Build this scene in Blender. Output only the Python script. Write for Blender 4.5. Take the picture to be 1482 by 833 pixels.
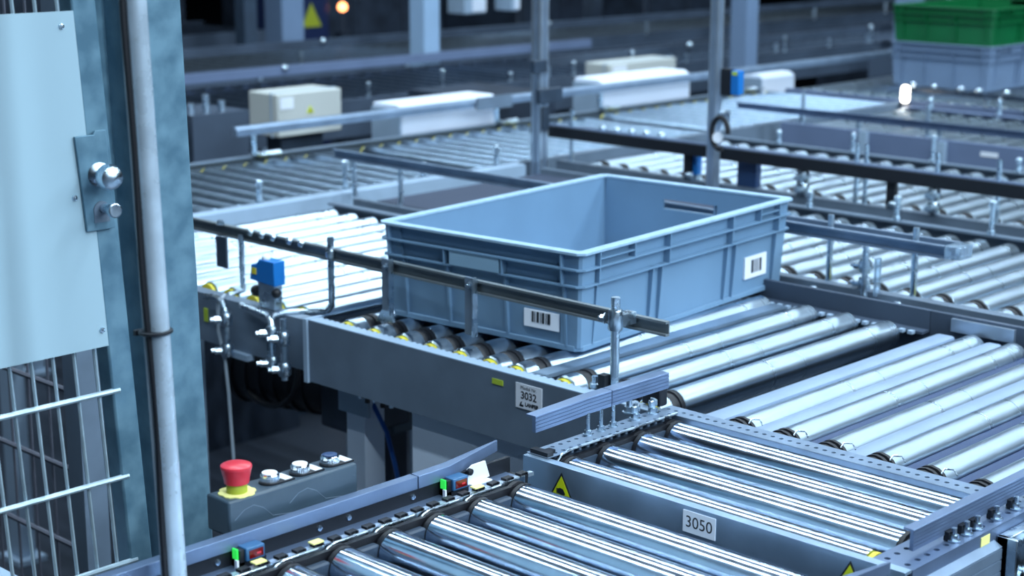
import bpy, bmesh, math, random
from mathutils import Vector, Matrix
random.seed(7)
sc = bpy.context.scene
C = sc.collection
for o in list(bpy.data.objects):
    bpy.data.objects.remove(o)

# ------------------------------------------------------------------ camera
# world: X runs along the main conveyor (towards lower right of the photo),
# Y runs across it (towards upper right), Z is up, metres
F_PX, PITCH, ROLL, YAW, CAMZ = 2460.0, math.radians(13.05), math.radians(0.1), math.radians(44.0), 1.5
cy, sy = math.cos(YAW), math.sin(YAW)
def _w(v):                                     # yaw frame -> world
    return Vector((cy*v[0]-sy*v[1], sy*v[0]+cy*v[1], v[2]))
_fw = (0, math.cos(PITCH), -math.sin(PITCH)); _up = (0, math.sin(PITCH), math.cos(PITCH))
cr, sr = math.cos(ROLL), math.sin(ROLL)
RT = _w((cr, sr*_up[1], sr*_up[2])); UP = _w((-sr, cr*_up[1], cr*_up[2])); FW = _w(_fw)
cam = bpy.data.cameras.new('camera'); cam_o = bpy.data.objects.new('camera', cam); C.objects.link(cam_o)
m = Matrix.Identity(4)
for i in range(3):
    m[i][0], m[i][1], m[i][2] = RT[i], UP[i], -FW[i]
m.translation = (0, 0, CAMZ)
cam_o.matrix_world = m
cam.sensor_width = 36.0; cam.lens = 36.0*F_PX/1482.0
cam.clip_start = 0.05; cam.clip_end = 100
cam.dof.use_dof = True; cam.dof.focus_distance = 1.98; cam.dof.aperture_fstop = 6.3
sc.camera = cam_o

# ------------------------------------------------------------------ world, lamps, exposure
wd = bpy.data.worlds.new('hall_air'); sc.world = wd; wd.use_nodes = True
bg = wd.node_tree.nodes['Background']; bg.inputs[0].default_value = (0.30, 0.50, 0.85, 1); bg.inputs[1].default_value = 0.035
sc.view_settings.view_transform = 'Standard'; sc.view_settings.look = 'None'
sc.view_settings.gamma = 1.0; sc.view_settings.use_curve_mapping = False
sc.view_settings.exposure = 0.33
# ceiling strip lamps: (x0, x1, y, watts)
LAMP_ROWS = [(-6.5, 1.3, y, 150*p) for y, p in ((0.5, .9), (2.5, 1.0), (5.0, 1.1), (7.6, .8))]
LAMP_ROWS += [(1.5, 9.0, y, 330*p) for y, p in ((-.8, .65), (1.2, 1.0), (3.4, 1.0), (6.0, 1.0))]
LAMP_Z = 4.3
LAMP_COL = (0.70, 0.87, 1.0)

# ------------------------------------------------------------------ materials
MAT = {}
def pm(name, col, metal=0.0, rough=0.5, var=0.0, vscale=30.0, stretch=(1,1,1), rvar=0.0, bump=0.0, bscale=200.0,
       coat=0.0, emit=None, estr=0.0, alpha=None, trans=0.0, ior=1.45, aniso=0.0, taxis=None, col2=None, contrast=(0.35,0.65)):
    mt = bpy.data.materials.new(name); mt.use_nodes = True
    nt = mt.node_tree; b = nt.nodes['Principled BSDF']
    b.inputs['Base Color'].default_value = (*col, 1); b.inputs['Metallic'].default_value = metal
    b.inputs['Roughness'].default_value = rough; b.inputs['IOR'].default_value = ior
    b.inputs['Coat Weight'].default_value = coat; b.inputs['Transmission Weight'].default_value = trans
    if alpha is not None: b.inputs['Alpha'].default_value = alpha
    if emit: b.inputs['Emission Color'].default_value = (*emit, 1); b.inputs['Emission Strength'].default_value = estr
    if var or rvar or bump or col2:
        tc = nt.nodes.new('ShaderNodeTexCoord'); mp = nt.nodes.new('ShaderNodeMapping'); mp.inputs['Scale'].default_value = stretch
        nt.links.new(tc.outputs['Object'], mp.inputs['Vector'])
        nz = nt.nodes.new('ShaderNodeTexNoise'); nz.inputs['Scale'].default_value = vscale; nz.inputs['Detail'].default_value = 4
        nt.links.new(mp.outputs[0], nz.inputs['Vector'])
        rp = nt.nodes.new('ShaderNodeValToRGB'); rp.color_ramp.elements[0].position, rp.color_ramp.elements[1].position = contrast
        c2 = col2 if col2 else tuple(min(1, x*(1+var)) for x in col)
        c1 = col if col2 else tuple(x*(1-var) for x in col)
        rp.color_ramp.elements[0].color = (*c1, 1); rp.color_ramp.elements[1].color = (*c2, 1)
        nt.links.new(nz.outputs['Fac'], rp.inputs[0])
        if var or col2: nt.links.new(rp.outputs[0], b.inputs['Base Color'])
        if rvar:
            mr = nt.nodes.new('ShaderNodeMapRange'); mr.inputs[1].default_value, mr.inputs[2].default_value = contrast
            mr.inputs[3].default_value = max(0.03, rough-rvar); mr.inputs[4].default_value = rough+rvar
            nt.links.new(nz.outputs['Fac'], mr.inputs[0]); nt.links.new(mr.outputs[0], b.inputs['Roughness'])
        if bump:
            n2 = nt.nodes.new('ShaderNodeTexNoise'); n2.inputs['Scale'].default_value = bscale; n2.inputs['Detail'].default_value = 3
            nt.links.new(tc.outputs['Object'], n2.inputs['Vector'])
            bp = nt.nodes.new('ShaderNodeBump'); bp.inputs['Strength'].default_value = bump; bp.inputs['Distance'].default_value = 0.001
            nt.links.new(n2.outputs['Fac'], bp.inputs['Height']); nt.links.new(bp.outputs[0], b.inputs['Normal'])
    if aniso:
        b.inputs['Anisotropic'].default_value = aniso; b.inputs['Anisotropic Rotation'].default_value = 0.25
        tg = nt.nodes.new('ShaderNodeTangent'); tg.direction_type = 'RADIAL'; tg.axis = taxis
        nt.links.new(tg.outputs[0], b.inputs['Tangent'])
    MAT[name] = mt
    return mt
# rollers: zinc plated steel, patchy wear in bands along the axis
for ax, st in (('X', (1, .02, .02)), ('Y', (.02, 1, .02))):
    pm('zinc_roller_'+ax, (0.40, 0.50, 0.60), 1.0, 0.28, vscale=7, stretch=tuple(3*s for s in st), rvar=0.02, col2=(0.45, 0.55, 0.655), aniso=0.40, taxis=ax, contrast=(0.22, 0.78))
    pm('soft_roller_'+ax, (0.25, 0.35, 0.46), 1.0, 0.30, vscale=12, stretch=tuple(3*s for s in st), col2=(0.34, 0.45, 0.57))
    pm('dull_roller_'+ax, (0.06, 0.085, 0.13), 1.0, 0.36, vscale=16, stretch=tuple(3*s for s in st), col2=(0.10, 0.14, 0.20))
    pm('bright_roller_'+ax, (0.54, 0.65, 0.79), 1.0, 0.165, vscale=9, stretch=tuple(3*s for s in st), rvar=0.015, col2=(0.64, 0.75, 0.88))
pm('frame_grey', (0.13, 0.175, 0.235), 0.0, 0.42, var=0.10, vscale=14, bump=0.05, bscale=900)
pm('frame_light', (0.30, 0.40, 0.52), 0.0, 0.45, var=0.06, vscale=10)
pm('frame_dark', (0.028, 0.045, 0.072), 0.0, 0.45, var=0.15, vscale=20)
pm('steel_plate', (0.34, 0.46, 0.60), 0.75, 0.34, var=0.12, vscale=12, rvar=0.06)
pm('zinc', (0.55, 0.66, 0.76), 1.0, 0.30, var=0.12, vscale=60, rvar=0.08)
pm('galvanised', (0.085, 0.175, 0.245), 0.30, 0.48, vscale=34, col2=(0.145, 0.265, 0.345), rvar=0.08, bump=0.08, bscale=120)
pm('galvanised_tube', (0.46, 0.56, 0.66), 0.35, 0.30, var=0.12, vscale=30, rvar=0.06)
pm('wire', (0.42, 0.54, 0.62), 0.55, 0.42, var=0.1, vscale=40)
pm('alu', (0.52, 0.62, 0.74), 0.85, 0.35, var=0.06, vscale=20)
pm('alu_dark', (0.15, 0.21, 0.33), 0.6, 0.36, var=0.08, vscale=18)
pm('panel_white', (0.33, 0.465, 0.54), 0.0, 0.55, var=0.02, vscale=3)
pm('cover_white', (0.72, 0.78, 0.90), 0.0, 0.5, var=0.02, vscale=3)
pm('beige_box', (0.50, 0.52, 0.50), 0.0, 0.5, var=0.02, vscale=3)
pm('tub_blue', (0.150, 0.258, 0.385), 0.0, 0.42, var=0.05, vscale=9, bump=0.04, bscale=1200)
pm('tub_grey', (0.14, 0.20, 0.30), 0.0, 0.45, var=0.05, vscale=9)
pm('tub_green', (0.001, 0.105, 0.030), 0.0, 0.42, var=0.08, vscale=9)
pm('black_plastic', (0.007, 0.009, 0.014), 0.0, 0.5)
pm('black_rubber', (0.006, 0.007, 0.011), 0.0, 0.5)
pm('box_slate', (0.042, 0.068, 0.095), 0.0, 0.36, var=0.08, vscale=25, bump=0.03, bscale=700)
pm('red_plastic', (0.62, 0.025, 0.045), 0.0, 0.38, coat=0.3)
pm('yellow_plastic', (0.72, 0.62, 0.05), 0.0, 0.45)
pm('yellow_label', (0.86, 0.80, 0.28), 0.0, 0.5)
pm('olive_plastic', (0.34, 0.38, 0.03), 0.0, 0.45)
pm('lime_label', (0.45, 0.58, 0.05), 0.0, 0.5)
pm('chrome', (0.90, 0.92, 0.95), 1.0, 0.08)
pm('white_label', (0.78, 0.82, 0.90), 0.0, 0.5)
pm('ink', (0.010, 0.014, 0.022), 0.0, 0.5)
pm('sign_yellow', (0.62, 0.68, 0.01), 0.0, 0.45)
pm('blue_plastic', (0.010, 0.16, 0.50), 0.0, 0.35)
pm('sensor_blue', (0.035, 0.12, 0.25), 0.1, 0.30)
pm('panel_pale', (0.70, 0.80, 0.94), 0.0, 0.45, var=0.03, vscale=6)
pm('tub_rim_lit', (0.30, 0.44, 0.58), 0.0, 0.45, var=0.08, vscale=60)  # paler than the tub body: top light on the rim put into the colour
pm('blue_cable', (0.015, 0.11, 0.42), 0.0, 0.4)
pm('grey_cable', (0.30, 0.36, 0.42), 0.0, 0.5)
pm('navy_plastic', (0.02, 0.05, 0.13), 0.0, 0.35)
pm('green_led', (0.02, 0.5, 0.06), 0.0, 0.4, emit=(0.05, 1.0, 0.12), estr=0.45)
pm('red_screen', (0.12, 0.004, 0.004), 0.0, 0.15)
pm('orange_lamp', (0.9, 0.3, 0.1), 0.0, 0.4, emit=(1.0, 0.33, 0.12), estr=5.0)
pm('white_lamp', (1, 0.95, 0.85), 0.0, 0.4, emit=(1.0, 0.93, 0.82), estr=9.0)
pm('clear_plastic', (0.65, 0.82, 0.98), 0.0, 0.08, trans=0.8)
pm('floor_paint', (0.020, 0.026, 0.038), 0.0, 0.35, var=0.25, vscale=1.5, rvar=0.1)
pm('wall_paint', (0.03, 0.045, 0.07), 0.0, 0.7, var=0.2, vscale=1.0)
pm('machine_dark', (0.022, 0.032, 0.052), 0.0, 0.5, var=0.3, vscale=8)
pm('machine_blue', (0.010, 0.020, 0.07), 0.0, 0.45)
pm('column_paint', (0.15, 0.22, 0.34), 0.0, 0.5, var=0.06, vscale=4)
pm('column_pale', (0.30, 0.44, 0.62), 0.0, 0.5, var=0.05, vscale=4)
pm('ceiling_paint', (0.10, 0.13, 0.18), 0.0, 0.8)
pm('rail_steel', (0.20, 0.27, 0.37), 0.5, 0.38, var=0.1, vscale=20)
pm('rail_grey', (0.17, 0.20, 0.22), 0.3, 0.40, var=0.08, vscale=20)
pm('bar_blue', (0.016, 0.038, 0.105), 0.0, 0.45)
pm('slat_grey', (0.21, 0.28, 0.39), 0.0, 0.42, var=0.06, vscale=9)
pm('belt_navy', (0.030, 0.042, 0.075), 0.0, 0.6)
pm('dim_wire', (0.13, 0.14, 0.18), 0.3, 0.5)
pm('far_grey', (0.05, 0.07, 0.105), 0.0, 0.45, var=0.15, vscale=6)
pm('lamp_housing', (0.6, 0.62, 0.65), 0.0, 0.5)

# ------------------------------------------------------------------ mesh helpers
class MB:
    def __init__(s): s.v = []; s.f = []
    def add(s, vs, fs):
        n = len(s.v); s.v += [tuple(v) for v in vs]; s.f += [tuple(i+n for i in f) for f in fs]; return s
    def box(s, x0, x1, y0, y1, z0, z1):
        vs = [(x, y, z) for x in (x0, x1) for y in (y0, y1) for z in (z0, z1)]
        return s.add(vs, [(0,1,3,2), (4,6,7,5), (0,4,5,1), (2,3,7,6), (0,2,6,4), (1,5,7,3)])
    def cyl(s, p0, p1, r, n=12, r2=None, cap=True):
        p0, p1 = Vector(p0), Vector(p1); d = (p1-p0).normalized()
        a = d.orthogonal().normalized(); b = d.cross(a); r2 = r if r2 is None else r2
        vs = []
        for p, q in ((p0, r), (p1, r2)):
            for i in range(n):
                t = 2*math.pi*i/n; vs.append(p+(a*math.cos(t)+b*math.sin(t))*q)
        fs = [(i, (i+1) % n, n+(i+1) % n, n+i) for i in range(n)]
        if cap: fs += [tuple(range(n-1, -1, -1)), tuple(range(n, 2*n))]
        return s.add(vs, fs)
    def lathe(s, prof, o, axis, n=24):          # prof: (radius, height along axis)
        o = Vector(o); d = Vector(axis).normalized(); a = d.orthogonal().normalized(); b = d.cross(a); vs = []; fs = []
        for r, h in prof:
            for i in range(n):
                t = 2*math.pi*i/n; vs.append(o+d*h+(a*math.cos(t)+b*math.sin(t))*max(r, 1e-5))
        for k in range(len(prof)-1):
            for i in range(n):
                fs.append((k*n+i, k*n+(i+1) % n, (k+1)*n+(i+1) % n, (k+1)*n+i))
        fs += [tuple(range(n-1, -1, -1)), tuple(range((len(prof)-1)*n, len(prof)*n))]
        return s.add(vs, fs)
    def ball(s, o, r, n=14, m_=8):
        return s.lathe([(r*math.sin(math.pi*k/m_), -r*math.cos(math.pi*k/m_)) for k in range(m_+1)], o, (0, 0, 1), n)
    def tube(s, path, r, n=8):
        P = [Vector(p) for p in path]; vs = []; fs = []; prev = None
        for i, p in enumerate(P):
            d = ((P[min(i+1, len(P)-1)]-p).normalized()+(p-P[max(i-1, 0)]).normalized())
            d = d.normalized() if d.length > 1e-6 else Vector((0, 0, 1))
            a = d.orthogonal().normalized() if prev is None else (prev-d*prev.dot(d)).normalized()
            prev = a; b = d.cross(a)
            for k in range(n):
                t = 2*math.pi*k/n; vs.append(p+(a*math.cos(t)+b*math.sin(t))*r)
        for i in range(len(P)-1):
            for k in range(n):
                fs.append((i*n+k, i*n+(k+1) % n, (i+1)*n+(k+1) % n, (i+1)*n+k))
        fs += [tuple(range(n-1, -1, -1)), tuple(range((len(P)-1)*n, len(P)*n))]
        return s.add(vs, fs)
    def prism(s, pts, axis, a0, a1):            # pts: 2D polygon in the other two axes (x: y,z  y: x,z  z: x,y)
        def mk(p, a): return {'x': (a, p[0], p[1]), 'y': (p[0], a, p[1]), 'z': (p[0], p[1], a)}[axis]
        n = len(pts); vs = [mk(p, a0) for p in pts]+[mk(p, a1) for p in pts]
        fs = [(i, (i+1) % n, n+(i+1) % n, n+i) for i in range(n)]+[tuple(range(n-1, -1, -1)), tuple(range(n, 2*n))]
        return s.add(vs, fs)
    def perf(s, x0, x1, y0, y1, z, nx, ny, r, depth=0.006):   # plate with rows of round holes
        k = 8
        for i in range(nx):
            for j in range(ny):
                cx0, cx1 = x0+(x1-x0)*i/nx, x0+(x1-x0)*(i+1)/nx
                cy0, cy1 = y0+(y1-y0)*j/ny, y0+(y1-y0)*(j+1)/ny
                mx, my = (cx0+cx1)/2, (cy0+cy1)/2
                out = [(cx1, my), (cx1, cy1), (mx, cy1), (cx0, cy1), (cx0, my), (cx0, cy0), (mx, cy0), (cx1, cy0)]
                inn = [(mx+r*math.cos(math.pi*t/4), my+r*math.sin(math.pi*t/4)) for t in range(8)]
                vs = [(p[0], p[1], z) for p in out]+[(p[0], p[1], z) for p in inn]+[(p[0], p[1], z-depth) for p in inn]
                fs = [(t, (t+1) % 8, 8+(t+1) % 8, 8+t) for t in range(8)]+[(8+t, 8+(t+1) % 8, 16+(t+1) % 8, 16+t) for t in range(8)]
                s.add(vs, fs)
        return s
    def mesh(s, name, base=None):
        if base is None: base = (0, 0, 0)
        me = bpy.data.meshes.new(name)
        me.from_pydata([(v[0]-base[0], v[1]-base[1], v[2]-base[2]) for v in s.v], [], s.f)

        bm = bmesh.new(); bm.from_mesh(me); bmesh.ops.recalc_face_normals(bm, faces=bm.faces); bm.to_mesh(me); bm.free()
        me.polygons.foreach_set('use_smooth', [True]*len(me.polygons)); me.set_sharp_from_angle(angle=math.radians(32))
        return me
    def base(s):
        xs, ys, zs = zip(*s.v); return ((min(xs)+max(xs))/2, (min(ys)+max(ys))/2, min(zs))
WL = {}
def link(o, parent, wl):
    C.objects.link(o); WL[o.name] = Vector(wl)
    if parent is not None:
        o.parent = parent; o.location = Vector(wl)-WL[parent.name]
    else: o.location = wl
def part(name, mb, mat, parent, label=None, bevel=0.0, kind=None):
    b = mb.base(); me = mb.mesh(name, b); me.materials.append(MAT[mat])
    o = bpy.data.objects.new(name, me); link(o, parent, b)
    if bevel:
        md = o.modifiers.new('bevel', 'BEVEL'); md.width = bevel; md.segments = 2; md.limit_method = 'ANGLE'
    if label: o['label'] = label
    if kind: o['kind'] = kind
    return o
def inst(name, me, parent, loc):
    o = bpy.data.objects.new(name, me); link(o, parent, loc); return o
def thing(name, label, cat, loc=(0, 0, 0), group=None):
    o = bpy.data.objects.new(name, None); o.empty_display_size = 0.05; link(o, None, loc)
    o['label'] = label; o['category'] = cat
    if group: o['group'] = group
    return o
def solo(name, mb, mat, label, cat, group=None, bevel=0.0):
    o = part(name, mb, mat, None, label, bevel); o['category'] = cat
    if group: o['group'] = group
    return o
def struct(name, mb, mat):
    o = part(name, mb, mat, None); o['kind'] = 'structure'; return o
def text(name, s, size, mat, parent, mtx, align='CENTER', bold=0.0, sx=1.0):
    cu = bpy.data.curves.new(name, 'FONT'); cu.body = s; cu.size = size; cu.align_x = align; cu.align_y = 'CENTER'; cu.extrude = 0.00008; cu.offset = bold
    t = bpy.data.objects.new(name, cu); C.objects.link(t); bpy.context.view_layer.update()
    me = bpy.data.meshes.new_from_object(t.evaluated_get(bpy.context.evaluated_depsgraph_get()))
    bpy.data.objects.remove(t)
    me.transform(Matrix.Diagonal((sx, 1, 1, 1))); me.transform(mtx); me.materials.clear(); me.materials.append(MAT[mat])
    bb = [Vector((min(v.co[i] for v in me.vertices), max(v.co[i] for v in me.vertices), 0)) for i in range(3)]
    base = Vector(((bb[0][0]+bb[0][1])/2, (bb[1][0]+bb[1][1])/2, bb[2][0])); me.transform(Matrix.Translation(-base))
    o = bpy.data.objects.new(name, me); link(o, parent, base); return o
def face_mtx(origin, right, up):               # text plane -> world
    r, u = Vector(right).normalized(), Vector(up).normalized(); n = r.cross(u)
    return Matrix(((r.x, u.x, n.x, origin[0]), (r.y, u.y, n.y, origin[1]), (r.z, u.z, n.z, origin[2]), (0, 0, 0, 1)))

# ------------------------------------------------------------------ the hall
struct('floor', MB().box(-30, 10, -10, 30, -0.1, 0), 'floor_paint')
struct('ceiling', MB().box(-30, 10, -10, 30, 5.6, 5.7), 'ceiling_paint')
struct('wall_left', MB().box(-30.2, -30, -10, 30, 0, 5.6), 'wall_paint')
struct('wall_back', MB().box(-30, 10, 30, 30.2, 0, 5.6), 'wall_paint')
struct('wall_right', MB().box(10, 10.2, -10, 30, 0, 5.6), 'wall_paint')
struct('wall_front', MB().box(-30, 10, -10.2, -10, 0, 5.6), 'wall_paint')
ORD = ['first', 'second', 'third', 'fourth', 'fifth', 'sixth']
for i, (lx0, lx1, ly, lw) in enumerate(LAMP_ROWS):
    lab = 'long white strip lamp under the ceiling, %s row %s' % (ORD[i % 4], 'above the conveyors' if i < 4 else 'on the open right side')
    t = thing('ceiling_lamp', lab, 'lamp', ((lx0+lx1)/2, ly, LAMP_Z), 'strip lamps under the ceiling')
    part('housing', MB().box(lx0, lx1, ly-0.06, ly+0.06, LAMP_Z+0.01, LAMP_Z+0.07), 'lamp_housing', t)
    for k in range(4):
        hx = lx0+.5+(lx1-lx0-1)*k/3
        part('hanger', MB().cyl((hx, ly, LAMP_Z+0.07), (hx, ly, 5.6), 0.006, 6), 'zinc', t)
    ld = bpy.data.lights.new('strip_light', 'AREA'); ld.shape = 'RECTANGLE'; ld.size = lx1-lx0; ld.size_y = 0.11
    ld.energy = lw; ld.color = LAMP_COL
    lo = bpy.data.objects.new('strip_light', ld); link(lo, t, ((lx0+lx1)/2, ly, LAMP_Z))

# ------------------------------------------------------------------ rollers
ZR = 0.854            # top of every roller
RR = 0.022            # roller radius
RC = {}
def roller_mesh(axis, L, mat, r=RR, n=20):
    k = (axis, round(L, 4), mat, r)
    if k not in RC:
        d = (1, 0, 0) if axis == 'x' else (0, 1, 0)
        mb = MB().lathe([(r-0.0012, -L/2), (r, -L/2+0.0012), (r, L/2-0.0012), (r-0.0012, L/2)], (0, 0, 0), d, n)
        me = mb.mesh('roller'); me.materials.append(MAT[mat]); RC[k] = me
    return RC[k]
def disc_mesh(axis, prof, mat, n=16):          # prof (r,h) along axis
    k = ('d', axis, tuple(prof), mat)
    if k not in RC:
        me = MB().lathe(list(prof), (0, 0, 0), (1, 0, 0) if axis == 'x' else (0, 1, 0), n).mesh('ring'); me.materials.append(MAT[mat]); RC[k] = me
    return RC[k]
def roller(parent, axis, a0, a1, other, style='zinc', near='cap', far='none', r=RR, ztop=None):
    """axis 'y': spans Y a0..a1 at X=other ; axis 'x': spans X a0..a1 at Y=other"""
    L = a1-a0; mid = (a0+a1)/2; z = (ZR if ztop is None else ztop)-r
    mat = style+'_roller_'+axis.upper()
    loc = (other, mid, z) if axis == 'y' else (mid, other, z)
    o = inst('roller', roller_mesh(axis, L, mat, r), parent, loc)
    def at(h): return (other, h, z) if axis == 'y' else (h, other, z)
    for spec, e, sg in ((near, a0, -1), (far, a1, 1)):
        if spec == 'cap':                      # yellow bearing hub
            inst('end_cap', disc_mesh(axis, [(r*.55, -.004*1), (r*.86, -.003), (r*.86, .003), (r*.55, .004)], 'yellow_plastic'), o, at(e+sg*.004))
        elif spec == 'belted':                 # sleeve + black belt pulley + yellow hub, as on the tub conveyor
            inst('belt_band', disc_mesh(axis, [(r*.99, -.0125), (r*1.03, -.011), (r*1.03, -.004), (r*.93, -.003), (r*.93, .003), (r*1.03, .004), (r*1.03, .011), (r*.99, .0125)], 'black_rubber'), o, at(e+sg*.0125))
            inst('sleeve', disc_mesh(axis, [(r*.9, -.013), (r*.99, -.011), (r*.99, .013), (r*.9, .013)], 'zinc_roller_'+axis.upper()), o, at(e+sg*.038))
            inst('end_cap', disc_mesh(axis, [(r*.55, -.005), (r*.84, -.004), (r*.84, .004), (r*.55, .005)], 'yellow_plastic'), o, at(e+sg*.055))
        elif spec == 'pulley':                 # black ring
            inst('pulley', disc_mesh(axis, [(r*.7, -.009), (r*1.04, -.008), (r*1.04, -.003), (r*.88, -.002), (r*.88, .002), (r*1.04, .003), (r*1.04, .008), (r*.7, .009)], 'black_rubber'), o, at(e+sg*.008))
        elif spec == 'axle':
            inst('axle', disc_mesh(axis, [(r*.35, -.01), (r*.4, -.009), (r*.4, .009), (r*.35, .01)], 'black_plastic'), o, at(e+sg*.008))
    return o
def belt(parent, axis, a, b0, b1, w=0.008, mat='black_rubber', zc=ZR-RR, r=RR*0.9):
    """flat drive belt looping between two neighbouring rollers"""
    pts = []
    for k in range(9):
        t = math.pi/2-math.pi*k/8; pts.append((b1+r*math.cos(t), zc+r*math.sin(t)))
    for k in range(9):
        t = -math.pi/2-math.pi*k/8; pts.append((b0+r*math.cos(t), zc+r*math.sin(t)))
    return part('drive_belt', MB().prism(pts, axis, a, a+w), mat, parent)
def bolt(parent, x, y, z, h=0.016, r=0.0045, axis=(0, 0, 1), name='bolt', mat='zinc'):
    d = Vector(axis).normalized(); p = Vector((x, y, z)); mb = MB()
    mb.lathe([(r*1.55, 0), (r*1.55, .0016)], p, d, 12); mb.cyl(p+d*.0016, p+d*(.0016+r*1.1), r*1.15, 6); mb.cyl(p+d*(.0016+r*1.1), p+d*h, r*.62, 8)
    return part(name, mb, mat, parent)
def leg_y(parent, x, y, ztop, s=0.04, mat='frame_light'):
    mb = MB().box(x-s/2, x+s/2, y-s/2, y+s/2, 0.012, ztop).box(x-s*1.1, x+s*1.1, y-s*.9, y+s*.9, 0, 0.012)
    return part('leg', mb, mat, parent)

def lane_along_x(label, x0, x1, y0, y1, frame='frame_grey', style='zinc', near='cap', far='none', pitch=0.0625, first=None, near_in=0.06, far_in=0.03,
                 ztop=ZR, fz0=0.76, fzn=0.855, fzf=0.862, legs=True, name='roller_conveyor', skip=(), legx=None):
    t = thing(name, label, 'conveyor', ((x0+x1)/2, (y0+y1)/2, 0))
    part('side_frame', MB().prism([(y0, fz0), (y0+.012, fz0), (y0+.012, fz0+.004), (y0+.004, fz0+.004), (y0+.004, fzn-.004), (y0+.024, fzn-.004), (y0+.024, fzn), (y0, fzn)], 'x', x0, x1), frame, t)
    part('side_frame', MB().prism([(y1, fz0), (y1, fzf), (y1-.02, fzf), (y1-.02, fzf-.004), (y1-.004, fzf-.004), (y1-.004, fz0)], 'x', x0, x1), frame, t)
    x = x0+pitch*.5 if first is None else first
    while x < x1-.02:
        if not any(abs(x-s) < pitch*.4 for s in skip):
            roller(t, 'y', y0+near_in, y1-far_in, x, style, near, far, ztop=ztop)
        x += pitch
    if legs:
        for lx in legx or (x0+.12, x1-.12):
            for ly in (y0+.05, y1-.05): leg_y(t, lx, ly, fz0)
        for lx in legx or (x0+.12, x1-.12): part('cross_beam', MB().box(lx-.015, lx+.015, y0+.05, y1-.05, fz0-.03, fz0), 'frame_light', t)
    return t
def lane_along_y(label, x0, x1, y0, y1, frame='frame_grey', style='zinc', near='none', far='cap', pitch=0.0625, first=None, in0=0.04, in1=0.04,
                 ztop=ZR, fz0=0.76, fz=0.858, legs=True, name='roller_conveyor', skip=()):
    t = thing(name, label, 'conveyor', ((x0+x1)/2, (y0+y1)/2, 0))
    for xs, sg in ((x0, 1), (x1, -1)):
        part('side_frame', MB().prism([(xs, fz0), (xs+sg*.004, fz0), (xs+sg*.004, fz-.004), (xs+sg*.024, fz-.004), (xs+sg*.024, fz), (xs, fz)], 'y', y0, y1), frame, t)
    y = y0+pitch*.5 if first is None else first
    while y < y1-.02:
        if not any(abs(y-s) < pitch*.4 for s in skip):
            roller(t, 'x', x0+in0, x1-in1, y, style, near, far, ztop=ztop)
        y += pitch
    if legs:
        for ly in (y0+.12, y1-.12):
            for lx in (x0+.05, x1-.05): leg_y(t, lx, ly, fz0)
            part('cross_beam', MB().box(x0+.05, x1-.05, ly-.015, ly+.015, fz0-.03, fz0), 'frame_light', t)
    return t

def loft(sections):                            # sections: equal-length closed loops of 3D points
    mb = MB(); n = len(sections[0]); vs = [p for s_ in sections for p in s_]
    fs = [(k*n+i, k*n+(i+1) % n, (k+1)*n+(i+1) % n, (k+1)*n+i) for k in range(len(sections)-1) for i in range(n)]
    fs += [tuple(range(n-1, -1, -1)), tuple(range((len(sections)-1)*n, len(sections)*n))]
    return mb.add(vs, fs)
def ribbed(h, w, nr=4, d=0.0009):              # profile (out, up): fine grooves on the outer face, wall going back w at the top
    p = [(-w*.35, 0), (0, 0)]; st = h*.86/nr
    for k in range(nr):
        z = h*.05+st*(k+.7); p += [(0, z), (-d, z+st*.07), (-d, z+st*.2), (0, z+st*.27)]
    return p+[(0, h*.97), (-.0008, h), (-w, h), (-w, h-.0025), (-w*.35, h-.0025)]
def guide_sections(stations, h, w, sx=1, nr=4):  # stations: (x, y, z) of lower outer edge; profile faces sx*X
    pr = ribbed(h, w, nr)
    return [[(x+sx*a, y, z+b*(hs if hs else 1)) for a, b in pr] for x, y, z, hs in stations]

# ================================================================== conveyor 3032 (carries the tub)
t3032 = thing('roller_conveyor', 'dark grey roller conveyor with number 3032 label, under the blue tub', 'conveyor', (-1.66, 1.95, 0))
part('side_frame', MB().prism([(1.62, .757), (1.634, .757), (1.634, .760), (1.623, .760), (1.623, .851), (1.640, .851), (1.640, .855), (1.62, .855)], 'x', -2.01, -1.322), 'frame_grey', t3032)
mb = MB()
x = -2.004
while x < -1.33:
    mb.box(x, x+.0065, 1.640, 1.647, .8515, .855); x += .0125
part('notched_flange', mb, 'frame_light', t3032)
mb = MB().box(-2.01, -1.322, 1.6205, 1.640, .855, .8562)
part('top_lip', mb, 'frame_light', t3032)
part('end_bracket', MB().box(-2.013, -2.004, 1.616, 1.65, .755, .857), 'frame_light', t3032)
part('side_frame', MB().prism([(2.30, .757), (2.30, .872), (2.290, .872), (2.290, .842), (2.268, .842), (2.268, .838), (2.292, .838), (2.292, .757)], 'x', -2.03, -1.31), 'far_grey', t3032)
mb = MB(); x = -1.99
while x < -1.32:
    mb.box(x, x+.008, 2.258, 2.268, .838, .843); x += .0165
part('notched_flange', mb, 'frame_light', t3032)
for x in (-1.967, -1.905, -1.842, -1.779, -1.717, -1.656, -1.602, -1.512, -1.437, -1.362):
    roller(t3032, 'y', 1.722, 2.255, x, 'zinc', 'belted', 'axle')
part('cross_plate', MB().prism([(-1.578, .829), (-1.578, .846), (-1.552, .846), (-1.552, .840), (-1.575, .840), (-1.575, .829)], 'y', 1.665, 2.25), 'steel_plate', t3032)
part('belly_pan', MB().box(-2.0, -1.33, 1.63, 2.29, .758, .764), 'frame_dark', t3032)
leg_y(t3032, -1.965, 1.70, .757, .042, 'panel_pale'); leg_y(t3032, -1.965, 2.25, .757, .042); leg_y(t3032, -1.40, 1.70, .757, .042); leg_y(t3032, -1.40, 2.25, .757, .042)
part('foot_bracket', MB().box(-2.02, -1.91, 1.665, 1.69, .742, .757).box(-2.0, -1.93, 1.674, 1.68, .70, .742), 'frame_light', t3032)
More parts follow.
